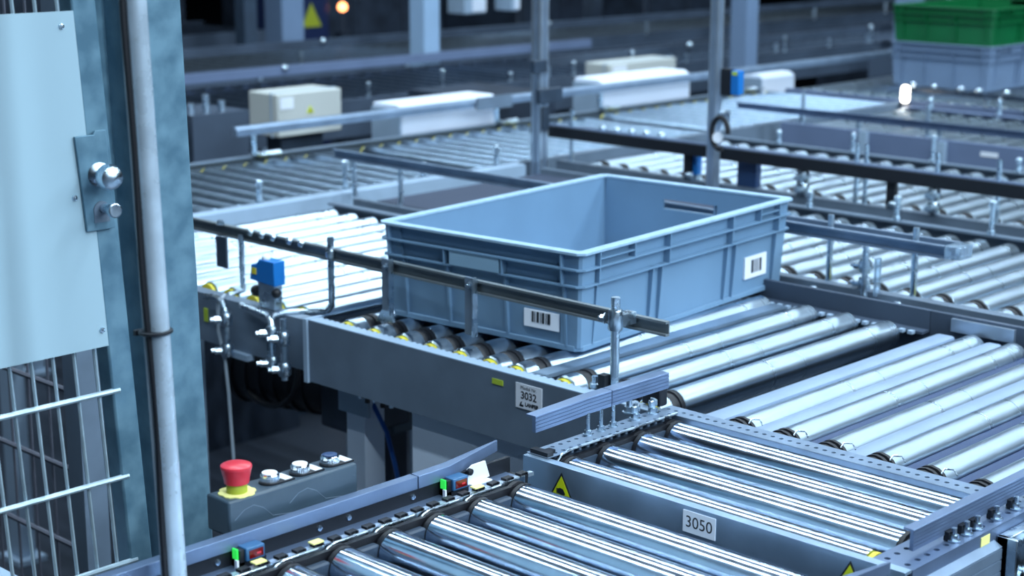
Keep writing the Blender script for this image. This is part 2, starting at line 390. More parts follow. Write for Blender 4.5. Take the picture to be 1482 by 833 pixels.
part('lower_panel', MB().box(-1.79, -1.33, 1.640, 1.646, .22, .752), 'panel_pale', t3032, label='pale blue-grey sheet metal panel below the frame')
for k, x in enumerate((-1.90, -1.885, -1.868, -1.85, -1.83)):
    part('cable_clip', MB().cyl((x, 1.635, .758), (x, 1.635, .748-.004*(k % 2)), .004, 8), 'black_plastic' if k % 2 else 'zinc', t3032)
# 3032 label
lb = part('number_label', MB().box(-1.556, -1.507, 1.6188, 1.6200, .812, .847), 'white_label', t3032, label='white sticker with module number 3032')
YM = lambda x, z, y=1.6187: face_mtx((x, y, z), (1, 0, 0), (0, 0, 1))
text('print', 'Modul Nr.', .0072, 'ink', lb, YM(-1.5315, .8415))
text('print', '3032', .0150, 'ink', lb, YM(-1.5315, .8305), bold=.0003)
text('print', 'LANFER', .0072, 'ink', lb, YM(-1.5255, .8185), bold=.0004)
part('logo', MB().prism([(-1.549, .8145), (-1.541, .8145), (-1.541, .8175), (-1.545, .8175), (-1.5435, .8225), (-1.5465, .8205)], 'y', 1.6186, 1.6188), 'ink', lb)
part('sticker', MB().box(-1.602, -1.581, 1.6190, 1.6200, .836, .8435), 'lime_label', t3032, label='small lime green sticker')

# ================================================================== transfer module beside it
tt = thing('transfer_conveyor', 'transfer conveyor with black belt pulleys and flat pale slats, right of the tub', 'conveyor', (-0.75, 1.96, 0))
part('perforated_rail', MB().perf(-1.315, -.20, 1.630, 1.660, .856, 89, 1, .0030).box(-1.315, -.20, 1.630, 1.633, .80, .8555), 'rail_steel', tt)
part('rail_inside', MB().box(-1.315, -.20, 1.634, 1.660, .80, .848), 'frame_dark', tt)
part('side_frame', MB().prism([(2.30, .757), (2.30, .872), (2.290, .872), (2.290, .757)], 'x', -1.309, -.20), 'far_grey', tt)
part('cover_strip', MB().box(-1.27, -1.165, 2.283, 2.290, .848, .868), 'alu', tt)
for k in range(15):
    x = -1.222+.0675*k
    r_ = roller(tt, 'y', 1.690, 2.268, x, 'zinc', 'pulley', 'axle')
    inst('pulley', disc_mesh('y', [(RR*.8, -.004), (RR*.97, -.003), (RR*.97, .003), (RR*.8, .004)], 'black_rubber'), r_, (x, 1.669, ZR-RR))
    if k in (0, 2, 5):
        part('flat_slat', MB().prism([(x+.022, .838), (x+.024, .847), (x+.030, .8488), (x+.046, .8488), (x+.049, .847), (x+.051, .838)], 'y', 1.668, 2.262), 'slat_grey', tt)
    else:
        part('cross_bar', MB().prism([(x+.025, .80), (x+.025, .838), (x+.028, .841), (x+.043, .841), (x+.046, .838), (x+.046, .80)], 'y', 1.664, 2.27), 'bar_blue', tt)
    part('retaining_clip', MB().tube([(x+.026, 1.664, .857), (x+.026, 1.671, .861), (x+.036, 1.674, .862), (x+.044, 1.668, .858)], .0011, 6), 'zinc', tt)
part('belly_pan', MB().box(-1.31, -.2, 1.64, 2.29, .758, .764), 'frame_dark', tt)
part('flat_slat', MB().prism([(-1.283, .836), (-1.281, .8455), (-1.276, .8470), (-1.255, .8470), (-1.251, .8455), (-1.249, .836)], 'y', 1.662, 2.262), 'slat_grey', tt)
for lx in (-1.25, -.3):
    for ly in (1.68, 2.26): leg_y(tt, lx, ly, .757)

# ================================================================== conveyor 3050
t5 = thing('roller_conveyor', 'short roller conveyor with number 3050 label and hand warning triangle on its end plate', 'conveyor', (-1.08, 1.5, 0))
part('end_plate', MB().prism([(1.380, .70), (1.383, .70), (1.383, .854), (1.392, .854), (1.392, .857), (1.380, .857)], 'x', -1.314, -.80), 'steel_plate', t5)
part('perforated_rail', MB().perf(-1.316, -1.281, 1.388, 1.630, .858, 2, 17, .0030).box(-1.316, -1.313, 1.388, 1.630, .78, .8575), 'rail_steel', t5)
part('rail_inside', MB().box(-1.312, -1.281, 1.394, 1.629, .78, .850), 'frame_dark', t5)
part('perforated_rail', MB().perf(-.846, -.800, 1.394, 1.632, .856, 2, 13, .0034).prism([(1.394, .80), (1.394, .8555), (1.632, .8555), (1.632, .80)], 'x', -.803, -.800), 'alu_dark', t5)
part('rail_inside', MB().box(-.845, -.804, 1.395, 1.631, .80, .848), 'frame_dark', t5)
for k, y in enumerate((1.419, 1.485, 1.551, 1.614)):
    roller(t5, 'x', -1.268, -.862, y, 'bright', 'pulley', 'cap' if k == 0 else 'pulley')
for a, b in ((1.419, 1.485), (1.485, 1.551), (1.551, 1.614)):
    belt(t5, 'x', -1.284, a, b); part('belt_guard', MB().box(-1.279, -1.273, a+.018, b-.018, .822, .846), 'frame_dark', t5)
part('edge_strip', MB().tube([(-1.281, 1.400, .848), (-1.281, 1.412, .858), (-1.281, 1.43, .860), (-1.281, 1.628, .860)], .0016, 6), 'zinc', t5)
part('corner_block', MB().box(-1.312, -1.284, 1.390, 1.400, .858, .863).box(-1.300, -1.290, 1.400, 1.410, .858, .862), 'black_plastic', t5)
for y in (1.41, 1.60):
    for x in (-1.30, -.83): leg_y(t5, x, y, .78, .03)
part('belly_pan', MB().box(-1.31, -.81, 1.39, 1.63, .785, .79), 'frame_dark', t5)
lb = part('number_label', MB().box(-1.0735, -1.030, 1.3788, 1.3800, .8275, .8520), 'white_label', t5, label='white sticker with number 3050')
text('print', '3050', .0185, 'ink', lb, YM(-1.0518, .8395, 1.3787))
def warn_triangle(parent, cx, zc, s, y, hand=True):   # yellow triangle with black border, facing -Y
    h = s*.866
    o = part('warning_sticker', MB().prism([(cx-s/2, zc), (cx+s/2, zc), (cx, zc+h)], 'y', y-.0008, y), 'ink', parent, label='yellow and black triangular hand warning sticker')
    part('yellow_field', MB().prism([(cx-s*.40, zc+h*.065), (cx+s*.40, zc+h*.065), (cx, zc+h*.87)], 'y', y-.0011, y-.0008), 'sign_yellow', o)
    if hand:
        mb = MB()
        mb.prism([(cx-.16*s, zc+.17*s), (cx+.10*s, zc+.12*s), (cx+.17*s, zc+.2*s), (cx+.08*s, zc+.34*s), (cx-.06*s, zc+.36*s), (cx-.15*s, zc+.30*s)], 'y', y-.0013, y-.0011)
        for k in range(4): mb.box(cx-.20*s, cx-.12*s, y-.0013, y-.0011, zc+(.16+.045*k)*s, zc+(.19+.045*k)*s)
        mb.box(cx-.14*s, cx+.10*s, y-.0013, y-.0011, zc+.10*s, zc+.125*s)
        part('hand_symbol', mb, 'ink', o)
warn_triangle(t5, -1.252, .818, .037, 1.380)
warn_triangle(t5, -.862, .822, .035, 1.380)
# aluminium apron and bracket on its right side
ap = part('side_profile', MB().prism([(-.800, .745)]+[q for k in range(7) for q in ((-.790, .746+.013*k), (-.790, .757+.013*k), (-.7915, .7575+.013*k), (-.7915, .7585+.013*k))]+[(-.790, .837), (-.800, .842)], 'y', 1.405, 1.556), 'rail_steel', t5)
mbk = thing('mounting_bracket', 'shiny zinc bracket plate with two big bolts at the lower right edge', 'bracket', (-.79, 1.64, .70))
br = part('bracket_plate', MB().box(-.799, -.786, 1.560, 1.72, .70, .800).box(-.799, -.786, 1.560, 1.72, .800, .846).box(-.799, -.776, 1.560, 1.566, .70, .846), 'zinc', mbk, bevel=.0008)
for y, z in ((1.604, .832), (1.604, .794)):
    bolt(br, -.786, y, z, .014, .0062, (1, 0, 0))
for y, z in ((1.582, .80),): bolt(br, -.786, y, z, .006, .005, (1, 0, 0))
part('sticker', MB().box(-.8000, -.7992, 1.527, 1.545, .842, .852), 'yellow_label', t5, label='small yellow sticker')

# guides bolted on 3050
g = thing('guide_rail', 'slate blue ribbed guide rail on bolts at the left edge of conveyor 3050', 'guide rail', (-1.31, 1.5, .858))
part('rail', loft(guide_sections([(-1.322, 1.410, .875, 1), (-1.312, 1.455, .881, 1), (-1.3065, 1.490, .885, 1), (-1.3065, 1.530, .885, 1)], .0205, .016)), 'alu_dark', g)
part('rail', loft(guide_sections([(-1.3065, 1.5315, .885, 1), (-1.3065, 1.642, .885, 1)], .0205, .016)), 'alu_dark', g)
for y in (1.488, 1.512, 1.535):
    bolt(g, -1.308, y, .858, .028, .0040)
for y in (1.578, 1.612):
    bolt(g, -1.308, y, .858, .020, .0052); part('wing_nut', MB().box(-1.311, -1.305, y-.007, y+.007, .866, .876), 'zinc', g, bevel=.002)
bolt(g, -1.330, 1.592, .8585, .024, .006); part('clamp_block', MB().box(-1.346, -1.316, 1.636, 1.652, .858, .888), 'black_plastic', g, bevel=.002)
g = thing('guide_rail', 'long slate blue ribbed guide rail along the right edge of conveyor 3050', 'guide rail', (-.82, 1.85, .856))
part('rail', loft(guide_sections([(-.8185, 1.424, .862, 1), (-.8185, 2.27, .862, 1)], .0225, .012, nr=5)), 'alu_dark', g)
for y in (1.491, 1.517, 1.539, 1.579, 1.621, 1.70, 1.80, 1.95):
    bolt(g, -.811, y, .8565, .014, .0046); part('foot_clip', MB().box(-.8195, -.8135, y-.006, y+.006, .8565, .866), 'black_plastic', g)

# ================================================================== foreground conveyor
tf = thing('roller_conveyor', 'foreground roller conveyor of polished steel rollers below conveyor 3050', 'conveyor', (-1.07, .85, 0))
part('side_frame', MB().prism([(-1.306, .72), (-1.302, .72), (-1.302, .845), (-1.273, .845), (-1.273, .848), (-1.3015, .848), (-1.3015, .866), (-1.306, .866)], 'y', .30, 1.345), 'black_plastic', tf)
part('flange', MB().box(-1.3014, -1.2735, .30, 1.338, .848, .8492), 'alu_dark', tf)
part('side_frame', MB().box(-.82, -.80, .30, 1.345, .72, .856), 'frame_grey', tf)
part('comb_strip', MB().box(-1.2735, -1.2665, .30, 1.338, .844, .8545), 'black_plastic', tf)
part('edge_strip', MB().box(-1.2665, -1.2650, .30, 1.332, .846, .8550), 'zinc', tf)
y = .80
k = 0
CL = MB().box(-.0045, .0045, -.0060, -.0042, 0, .007).box(-.0045, .0045, .0042, .0060, 0, .007).box(-.0045, .0045, -.0060, .0060, 0, .0035).box(-.0045, .003, -.0060, .0060, .0055, .007)
cm = CL.mesh('clip'); cm.materials.append(MAT['black_plastic'])
CB = MB().box(-.0035, .0035, -.0045, .0045, 0, .0042); cb = CB.mesh('clip_link'); cb.materials.append(MAT['alu'])
while y < 1.335:
    inst('clip', cm, tf, (-1.2720, y, .8500)); inst('clip_link', cb, tf, (-1.2715, y+.0115, .8505)); y += .0232
ROLF = [1.311-.0660*k for k in range(10)]
for y in ROLF:
    roller(tf, 'x', -1.246, -.84, y, 'bright', 'pulley', 'axle')
for a, b in zip(ROLF[1:], ROLF[:-1]):
    belt(tf, 'x', -1.262, a, b, .006)
    part('belt_guard', MB().prism([(a+.014, .820), (a+.014, .838), (a+.020, .845), (b-.020, .845), (b-.014, .838), (b-.014, .820)], 'x', -1.256, -1.246), 'frame_dark', tf, bevel=.002)
    part('belt_arch', MB().tube([(-1.2615, a+.02*math.cos(q), ZR-RR+.0235*math.sin(q)) for q in (math.pi*.95, math.pi*.8, math.pi*.65, math.pi*.5)]+[(-1.2615, b-.022, ZR+.0015)], .0012, 6), 'zinc', tf)
for y in (.958, 1.031, 1.262):
    part('sticker', MB().box(-1.2765, -1.2675, y-.007, y+.007, .8575, .8590), 'yellow_label', tf, label='tiny pale yellow sticker')
for y, z in ((1.192, .857), (1.10, .858), (1.06, .857), (.93, .857)):
    part('screw', MB().lathe([(.0035, 0), (.0030, .0015), (.0012, .0018)], (-1.3015, y, z), (1, 0, 0), 10), 'zinc', tf)
part('belly_pan', MB().box(-1.30, -.82, .30, 1.34, .74, .745), 'frame_dark', tf)
for y in (.45, 1.2):
    for x in (-1.29, -.81): leg_y(tf, x, y, .72, .03)
g = thing('guide_rail', 'grey aluminium guide rail at the left edge of the foreground conveyor, under the control box', 'guide rail', (-1.305, .8, .86))
def flat_prof(st):                             # stations: (x of outer face, y, z bottom, height, width)
    return loft([[(x, y, z), (x, y, z+h), (x-w, y, z+h), (x-w, y, z)] for x, y, z, h, w in st])
part('rail', flat_prof([(-1.298, .30, .8655, .0145, .013), (-1.298, 1.1965, .8655, .0145, .013)]), 'alu_dark', g, bevel=.0006)
part('rail', flat_prof([(-1.298, 1.198, .8655, .0145, .013), (-1.298, 1.245, .8655, .0148, .013), (-1.322, 1.345, .868, .013, .003)]), 'alu_dark', g, bevel=.0005)
g = thing('guide_rail', 'grey guide rail end poking up in front of the 3050 end plate, lower right', 'guide rail', (-.81, 1.0, .86))
part('rail', flat_prof([(-.800, .30, .862, .020, .010), (-.800, 1.27, .862, .020, .010), (-.806, 1.362, .860, .012, .003)]), 'alu_dark', g, bevel=.0005)
for y in (.5, .9, 1.2): part('foot_clip', MB().box(-.812, -.802, y-.006, y+.006, .856, .863), 'black_plastic', g)
# sensors on the foreground conveyor
def small_sensor(y, label):
    s_ = thing('photo_sensor', label, 'sensor', (-1.295, y, .8492), 'small sensors with red displays')
    part('housing', MB().box(-1.299, -1.284, y-.0115, y+.0115, .8555, .8695), 'sensor_blue', s_, bevel=.0012)
    part('display', MB().box(-1.2840, -1.2834, y-.008, y+.009, .8580, .8665), 'red_screen', s_)
    part('display_mark', MB().box(-1.2834, -1.2830, y+.001, y+.006, .8610, .8630), 'red_plastic', s_)
    part('bracket', MB().box(-1.301, -1.287, y-.017, y-.0118, .8492, .868).box(-1.301, -1.287, y-.017, y+.015, .8492, .8553), 'black_plastic', s_)
    part('indicator', MB().box(-1.2970, -1.2895, y-.0192, y-.0172, .8585, .8690), 'green_led', s_)
    part('stem', MB().box(-1.292, -1.288, y-.0205, y-.018, .8492, .8583), 'white_label', s_)
small_sensor(1.2485, 'small blue sensor with red display and green light near the guide rail tip')
small_sensor(.9640, 'small blue sensor with red display and green light beside the tall round pole')
cd = thing('reflector_card', 'white plastic card standing behind the guide rail tip of the foreground conveyor', 'card', (-1.3, 1.29, .85))
part('card', MB().prism([(1.274, .850), (1.309, .852), (1.302, .872), (1.282, .872), (1.274, .868)], 'x', -1.3010, -1.2990), 'white_label', cd)
part('foot', MB().box(-1.3010, -1.292, 1.276, 1.306, .8492, .8508), 'white_label', cd)
part('screw', MB().lathe([(.004, 0), (.004, .004), (.002, .005)], (-1.2990, 1.2755, .866), (1, 0, 0), 10), 'black_plastic', cd)

# ================================================================== control box with emergency stop
cbx = thing('control_box', 'slate control box with red emergency stop button and three chrome buttons on the guide rail', 'control box', (-1.341, 1.046, .866))
part('housing', MB().box(-1.360, -1.322, .961, 1.131, .868, .906), 'box_slate', cbx, bevel=.0025)
part('mounting_strip', MB().box(-1.358, -1.324, .966, 1.126, .8655, .868), 'black_plastic', cbx)
for y0_ in (.99, 1.06):                          # faint raised film edges on the front
    part('film_edge', MB().tube([(-1.3220, y0_-.022+.012*k, .885-.0000+.014*math.sin(math.pi*min(1, k/4))-.0018*k) for k in range(7)], .0004, 5), 'frame_grey', cbx)
es = part('emergency_stop', MB().lathe([(.0090, 0), (.0128, .0005), (.0136, .006), (.0158, .0155), (.0163, .0172), (.0158, .0190), (.0130, .0204), (.0060, .0211), (.0002, .0212)], (-1.340, .985, .9165), (0, 0, 1), 32), 'red_plastic', cbx, label='red mushroom emergency stop button')
part('collar', MB().lathe([(.0108, 0), (.0106, .0085), (.0100, .0090)], (-1.340, .985, .9072), (0, 0, 1), 24), 'olive_plastic', es)
part('legend_plate', MB().prism([(-1.340+.0195*q*math.cos(a_), .985+.0195*q*math.sin(a_)) for a_, q in [(2*math.pi*k/24, 1.0 if k % 3 else .90) for k in range(24)]], 'z', .906, .9072), 'yellow_label', es)
for k, y in enumerate((1.027, 1.067, 1.108)):
    bs = part('button_base', MB().prism([(-1.340+.0112*math.cos(q), y-.0005+.0112*math.sin(q)) for q in [math.pi+math.pi*j/12 for j in range(13)]]+[(-1.3285, y+.024), (-1.3515, y+.024)], 'z', .906, .9078), 'black_plastic', cbx)
    mb = MB(); n = 30
    mb.lathe([(.0096, 0), (.0098, .0006), (.0098, .0074), (.0090, .0086), (.0002, .0088)], (-1.340, y, .9078), (0, 0, 1), 40)
    for j in range(n):
        a_ = 2*math.pi*j/n; mb.box(-1.340+.0097*math.cos(a_)-.0004, -1.340+.0097*math.cos(a_)+.0004, y+.0097*math.sin(a_)-.0004, y+.0097*math.sin(a_)+.0004, .9086, .9148)
    pb = part('push_button', mb, 'chrome', bs)
    part('lens', MB().lathe([(.0082, 0), (.0080, .0007), (.0002, .0012)], (-1.340, y, .9166), (0, 0, 1), 24), ('white_label', 'white_label', 'navy_plastic')[k], bs)
    lp = part('button_label', MB().box(-1.3495, -1.3305, y+.0125, y+.0225, .9078, .9084), 'white_label', bs)

# ================================================================== tall round pole with cable
pl = thing('support_pole', 'tall shiny round pole with black cable strapped on, in front of the fence post', 'pole', (-1.2685, .861, .8492))
p0, p1 = Vector((-1.2690, .8600, .8545)), Vector((-1.2990, .8460, 2.05))
part('pole', MB().cyl(p0, p1, .0098, 24), 'galvanised_tube', pl)
part('base_flange', MB().lathe([(.016, 0), (.016, .004), (.0105, .006)], (-1.2690, .8600, .8545), (0, 0, 1), 20), 'zinc', pl)
off = RT*(-.0078)-Vector((FW.x, FW.y, 0))*.0068
cab = []
for k in range(41):
    q = k/40; p = p0.lerp(p1, q); cab.append(p+off*(1.0+.12*math.sin(q*31))+RT*(-.0006+.0012*math.sin(q*13)))
part('cable', MB().tube(cab, .0032, 8), 'black_rubber', pl)
part('cable', MB().tube([p0.lerp(p1, k/20)+RT*(-.0118)+Vector((0, 0, 0)) for k in range(21)], .0028, 8), 'grey_cable', pl)
pc = p0.lerp(p1, (1.1105-.8545)/(2.05-.8545))
part('cable_tie', MB().lathe([(.0150, -.0016), (.0158, -.0010), (.0158, .0010), (.0150, .0016)], pc-RT*.003, (p1-p0), 20), 'black_plastic', pl)
part('tie_tail', MB().box(pc.x-.018, pc.x-.014, pc.y-.016, pc.y-.009, pc.z-.004, pc.z+.001), 'black_plastic', pl)

# ================================================================== safety fence, leaf and post
LEAN = math.tan(math.radians(1.3))
fp = thing('fence_post', 'square galvanised steel fence post behind the round pole', 'post', (-1.53, 1.03, 0))
def sheared_box(x0, x1, y0, y1, z0, z1, zr=.85):
    mb = MB().box(x0, x1, y0, y1, z0, z1); mb.v = [(a, b-LEAN*(c_-zr), c_) for a, b, c_ in mb.v]; return mb
part('post', sheared_box(-1.562, -1.500, 1.003, 1.0665, .012, 2.1), 'galvanised', fp, bevel=.003)
part('base_plate', MB().box(-1.60, -1.46, .98, 1.12, 0, .012), 'galvanised', fp)
part('door_stop', sheared_box(-1.556, -1.548, .985, 1.004, .3, 2.05), 'galvanised', fp)
LEAN = math.tan(math.radians(3.3))
ff = thing('fence_gate', 'mesh fence gate with pale metal panel, edge tube and knob lock', 'gate', (-1.51, .6, 0))
part('edge_tube', sheared_box(-1.522, -1.497, .953, .981, .10, 2.05, .85), 'galvanised', ff, bevel=.0025)
part('edge_tube', sheared_box(-1.522, -1.497, -.10, -.072, .10, 2.05, .85), 'galvanised', ff, bevel=.0025)
part('cross_tube', sheared_box(-1.522, -1.497, -.10, .98, .10, .13), 'galvanised', ff)
mb = MB().box(-1.4965, -1.4945, -.08, .9525, 1.040, 1.3865); mb.v = [(a, b-LEAN*(c_-.85), c_) for a, b, c_ in mb.v]
pn = part('panel', mb, 'panel_white', ff, label='pale blue-white sheet metal panel')
for y, z in ((.941-LEAN*.52, 1.372), (.950-LEAN*.2, 1.058), (.915, 1.2)):
    part('rivet', MB().lathe([(.0032, 0), (.0028, .0016), (.0002, .0022)], (-1.4945, y-.004, z), (1, 0, 0), 10), 'zinc', pn)
for k in range(9):
    z = .9885-.0968*k
    part('wire', MB().cyl((-1.4985, -.09, z), (-1.4985, .962-LEAN*(z-.85), z), .0031, 8), 'wire', ff)
part('wire', MB().cyl((-1.4985, -.09, 1.42), (-1.4985, .955-LEAN*.57, 1.42), .0031, 8), 'wire', ff)
for k in range(42):
    y = .940-.0245*k
    part('wire', MB().cyl((-1.5035, y+LEAN*.75, .1), (-1.5035, y-LEAN*1.15, 2.0), .0021, 6), 'wire', ff)
lk = part('lock_plate', MB().prism([(.9165-.0035, 1.262), (.9345, 1.262), (.9365, 1.266), (.9490, 1.266), (.9545, 1.164), (.9215, 1.164)], 'x', -1.494, -1.4905), 'galvanised', ff, bevel=.0006)
kb = part('knob', MB().lathe([(.012, 0), (.0125, .002), (.0105, .004), (.0065, .006), (.006, .011), (.0105, .014), (.0130, .020), (.0132, .025), (.0115, .031), (.0070, .0345), (.0002, .0355)], (-1.4905, .938, 1.2215), (1, -.12, 0), 24), 'zinc', lk)
bt = part('latch_bolt', MB().lathe([(.0052, 0), (.0052, .020), (.0075, .021), (.0075, .027), (.0062, .028)], (-1.4905, .941, 1.186), (1, -.1, .05), 20), 'zinc', lk)
part('latch_slot', MB().lathe([(.0095, 0), (.0092, .001)], (-1.4905, .939, 1.1845), (1, 0, 0), 20).box(-1.4905, -1.4897, .930, .948, 1.172, 1.186), 'frame_grey', lk)
# second fence run behind the gate
f2 = thing('mesh_fence', 'dim second mesh fence panel seen through the gate mesh', 'fence', (-2.4, 1.30, 0))
for x in (-3.2, -2.52, -2.14): part('post', MB().box(x-.02, x+.02, 1.28, 1.32, 0, 2.0), 'frame_grey', f2)
for k in range(18):
    part('wire', MB().cyl((-2.18-.058*k, 1.3, .1), (-2.18-.058*k, 1.3, 1.9), .0022, 6), 'dim_wire', f2)
for k in range(14): part('wire', MB().cyl((-3.2, 1.296, .15+.125*k), (-2.14, 1.296, .15+.125*k), .0042, 6), 'dim_wire', f2)
rk = thing('storage_rack', 'dim steel rack with cross beams behind the mesh fence', 'rack', (-3.2, 1.5, 0))
for x in (-3.6, -2.95):
    for y in (.45, 1.22): part('upright', MB().box(x-.03, x+.03, y-.03, y+.03, 0, 1.9), 'frame_grey', rk)
for z in (.15, .42, .68, .95):
    part('beam', MB().box(-3.6, -2.95, 1.19, 1.25, z, z+.05), 'column_paint', rk); part('shelf', MB().box(-3.6, -2.95, .45, 1.22, z+.05, z+.06), 'machine_dark', rk)
tr = thing('steel_tray', 'pale steel tray lying low behind the gate mesh, lower left corner', 'tray', (-1.86, .75, 0))
part('tray', MB().box(-2.02, -1.72, .55, 1.07, .60, .612).box(-2.02, -2.012, .55, 1.07, .612, .63), 'frame_light', tr)
for x in (-2.0, -1.74):
    for y in (.57, 1.05): part('leg', MB().box(x-.012, x+.012, y-.012, y+.012, 0, .60), 'frame_grey', tr)

# ================================================================== tubs
def tub(label, loc, rot, mats, H=.150, detail=True, group=None):
    t = bpy.data.objects.new('storage_tub', None); t.empty_display_size = .05; C.objects.link(t); WL[t.name] = Vector((0, 0, 0))
    t.location = loc; t.rotation_euler = (0, 0, rot); t['label'] = label; t['category'] = 'tub'
    if group: t['group'] = group
    body = mats[0]; rimm = mats[-1]
    hx, hy = .2, .3; ti = .0125; tb = .018; th = .003      # insets of wall at top / bottom
    def ring(ix, z): return [(-hx+ix, -hy+ix, z), (hx-ix, -hy+ix, z), (hx-ix, hy-ix, z), (-hx+ix, hy-ix, z)]
    # walls: one closed shell, hand hole in both short walls
    mb = MB(); zt = H-.0035; zb = .006
    xi_t, xi_b = ti, tb
    for sx in (-1, 1):                                       # long walls
        o = [(sx*(hx-xi_b), -hy+xi_b, zb), (sx*(hx-xi_b), hy-xi_b, zb), (sx*(hx-xi_t), hy-xi_t, zt), (sx*(hx-xi_t), -hy+xi_t, zt)]
        i_ = [(p[0]-sx*th, p[1], p[2]) for p in o]
        mb.add(o+i_, [(0,1,2,3), (7,6,5,4), (0,4,5,1), (1,5,6,2), (2,6,7,3), (3,7,4,0)])
    for s_ in (-1, 1):                                       # short walls around the hand hole (x -.056..+.056, z .100...118)
        def wy(z): return s_*(hy-(xi_b+(xi_t-xi_b)*(z-zb)/(zt-zb)))
        def quad(xa, xb, za, zb_):
            o = [(xa, wy(za), za), (xb, wy(za), za), (xb, wy(zb_), zb_), (xa, wy(zb_), zb_)]; i_ = [(p[0], p[1]-s_*th, p[2]) for p in o]
            mb.add(o+i_, [(0,1,2,3), (7,6,5,4), (0,4,5,1), (1,5,6,2), (2,6,7,3), (3,7,4,0)])
        w = hx-xi_b
        if s_ > 0:
            quad(-w, w, zb, .103); quad(-w, -.056, .103, .121); quad(.056, w, .103, .121); quad(-w, w, .121, zt)
        else: quad(-w, w, zb, zt)
    mb.box(-hx+tb, hx-tb, -hy+tb, hy-tb, zb, zb+.004)
    part('shell', mb, body, t)
    def band(io, ii, z0, z1):                                # rectangular ring with chamfered corners
        def loop(i_, z, c_): return [(-hx+i_+c_, -hy+i_, z), (hx-i_-c_, -hy+i_, z), (hx-i_, -hy+i_+c_, z), (hx-i_, hy-i_-c_, z), (hx-i_-c_, hy-i_, z), (-hx+i_+c_, hy-i_, z), (-hx+i_, hy-i_-c_, z), (-hx+i_, -hy+i_+c_, z)]
        a, b, c_, d = loop(io, z0, .010), loop(io, z1, .010), loop(ii, z1, .004), loop(ii, z0, .004)
        vs = a+b+c_+d; n = 8; fs = []
        for k in range(n):
            j = (k+1) % n
            for q, w in ((0, 1), (1, 2), (2, 3), (3, 0)): fs.append((q*n+k, q*n+j, w*n+j, w*n+k))
        return MB().add(vs, fs)
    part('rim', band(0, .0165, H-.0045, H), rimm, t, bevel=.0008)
    part('ledge', band(.001, .0145, H-.0275, H-.0250), body, t)
    part('ledge', band(.0035, .0155, H-.0525, H-.0500), body, t)
    part('base_edge', band(.0140, .030, .0, .0085), body, t, bevel=.001)
    ribs = []
    def wi(z): return xi_b+(xi_t-xi_b)*(z-zb)/(zt-zb)+.0008
    def rib_x(sx, y, z0, z1, o0, o1, w=.0022):               # rib on the long wall: outer inset o0 (bottom) o1 (top)
        ribs.append(MB()); ribs[-1].add([(sx*(hx-o0), y-w/2, z0), (sx*(hx-o0), y+w/2, z0), (sx*(hx-o1), y+w/2, z1), (sx*(hx-o1), y-w/2, z1),
                  (sx*(hx-wi(z0)), y-w/2, z0), (sx*(hx-wi(z0)), y+w/2, z0), (sx*(hx-wi(z1)), y+w/2, z1), (sx*(hx-wi(z1)), y-w/2, z1)],
                 [(0,1,2,3), (7,6,5,4), (0,4,5,1), (1,5,6,2), (2,6,7,3), (3,7,4,0)])
    def rib_y(sy_, x_, z0, z1, o0, o1, w=.0022):
        ribs.append(MB()); ribs[-1].add([(x_-w/2, sy_*(hy-o0), z0), (x_+w/2, sy_*(hy-o0), z0), (x_+w/2, sy_*(hy-o1), z1), (x_-w/2, sy_*(hy-o1), z1),
                  (x_-w/2, sy_*(hy-wi(z0)), z0), (x_+w/2, sy_*(hy-wi(z0)), z0), (x_+w/2, sy_*(hy-wi(z1)), z1), (x_-w/2, sy_*(hy-wi(z1)), z1)],
                 [(0,1,2,3), (7,6,5,4), (0,4,5,1), (1,5,6,2), (2,6,7,3), (3,7,4,0)])
    for sx in (-1, 1):
        for y in (-.253, -.072, .108, .253): rib_x(sx, y, H-.0525, H-.003, .0030, .0010)
        for y in (-.166, .193): rib_x(sx, y, H-.0265, H-.003, .0015, .0010)
        for y in (-.253, -.110, -.085, .102, .127, .253): rib_x(sx, y, .006, H-.050, .0135, .0060, .003)
        for y0_, y1_ in ((-.253, -.166), (.193, .253)):      # grip slots between ledge and rim
            ribs.append(MB()); ribs[-1].box(min(sx*(hx-.002), sx*(hx-.012)), max(sx*(hx-.002), sx*(hx-.012)), y0_, y1_, H-.0160, H-.0140)
    for s_ in (-1, 1):
        for x_ in (-.177, -.064, .049, .160): rib_y(s_, x_, H-.0525, H-.026, .0030, .0016)
        for x_ in (-.177, .160): rib_y(s_, x_, H-.0265, H-.003, .0015, .0010)
        for x_ in (-.150, -.061, .052, .162): rib_y(s_, x_, .006, H-.050, .0135, .0060, .004)
    if detail:
        for r_ in ribs: part('rib', r_, body, t)
    else:
        mb = MB()
        for r_ in ribs: mb.add(r_.v, r_.f)
        part('ribs', mb, body, t, kind='stuff')
    for sx in (-1, 1):
        for s_ in (-1, 1):                                   # corner columns
            mb = MB(); pts = []
            for ax, ay in ((.012, .046), (.012, .016), (.016, .012), (.046, .012), (.046, .0165), (.0165, .0165), (.0165, .046)): pts.append((sx*(hx-ax), s_*(hy-ay)))
            vs = [(p[0]-sx*.003, p[1]-s_*.003, .006) for p in pts]+[(p[0]+sx*.0045, p[1]+s_*.0045, H-.003) for p in pts]; n = len(pts)
            mb.add(vs, [(k, (k+1) % n, n+(k+1) % n, n+k) for k in range(n)]+[tuple(range(n)), tuple(range(n, 2*n))])
            part('corner_column', mb, body, t)
    part('handle_frame', MB().box(-.060, .060, hy-.0135, hy-.003, .099, .103).box(-.060, .060, hy-.0135, hy-.003, .121, .124), body, t)
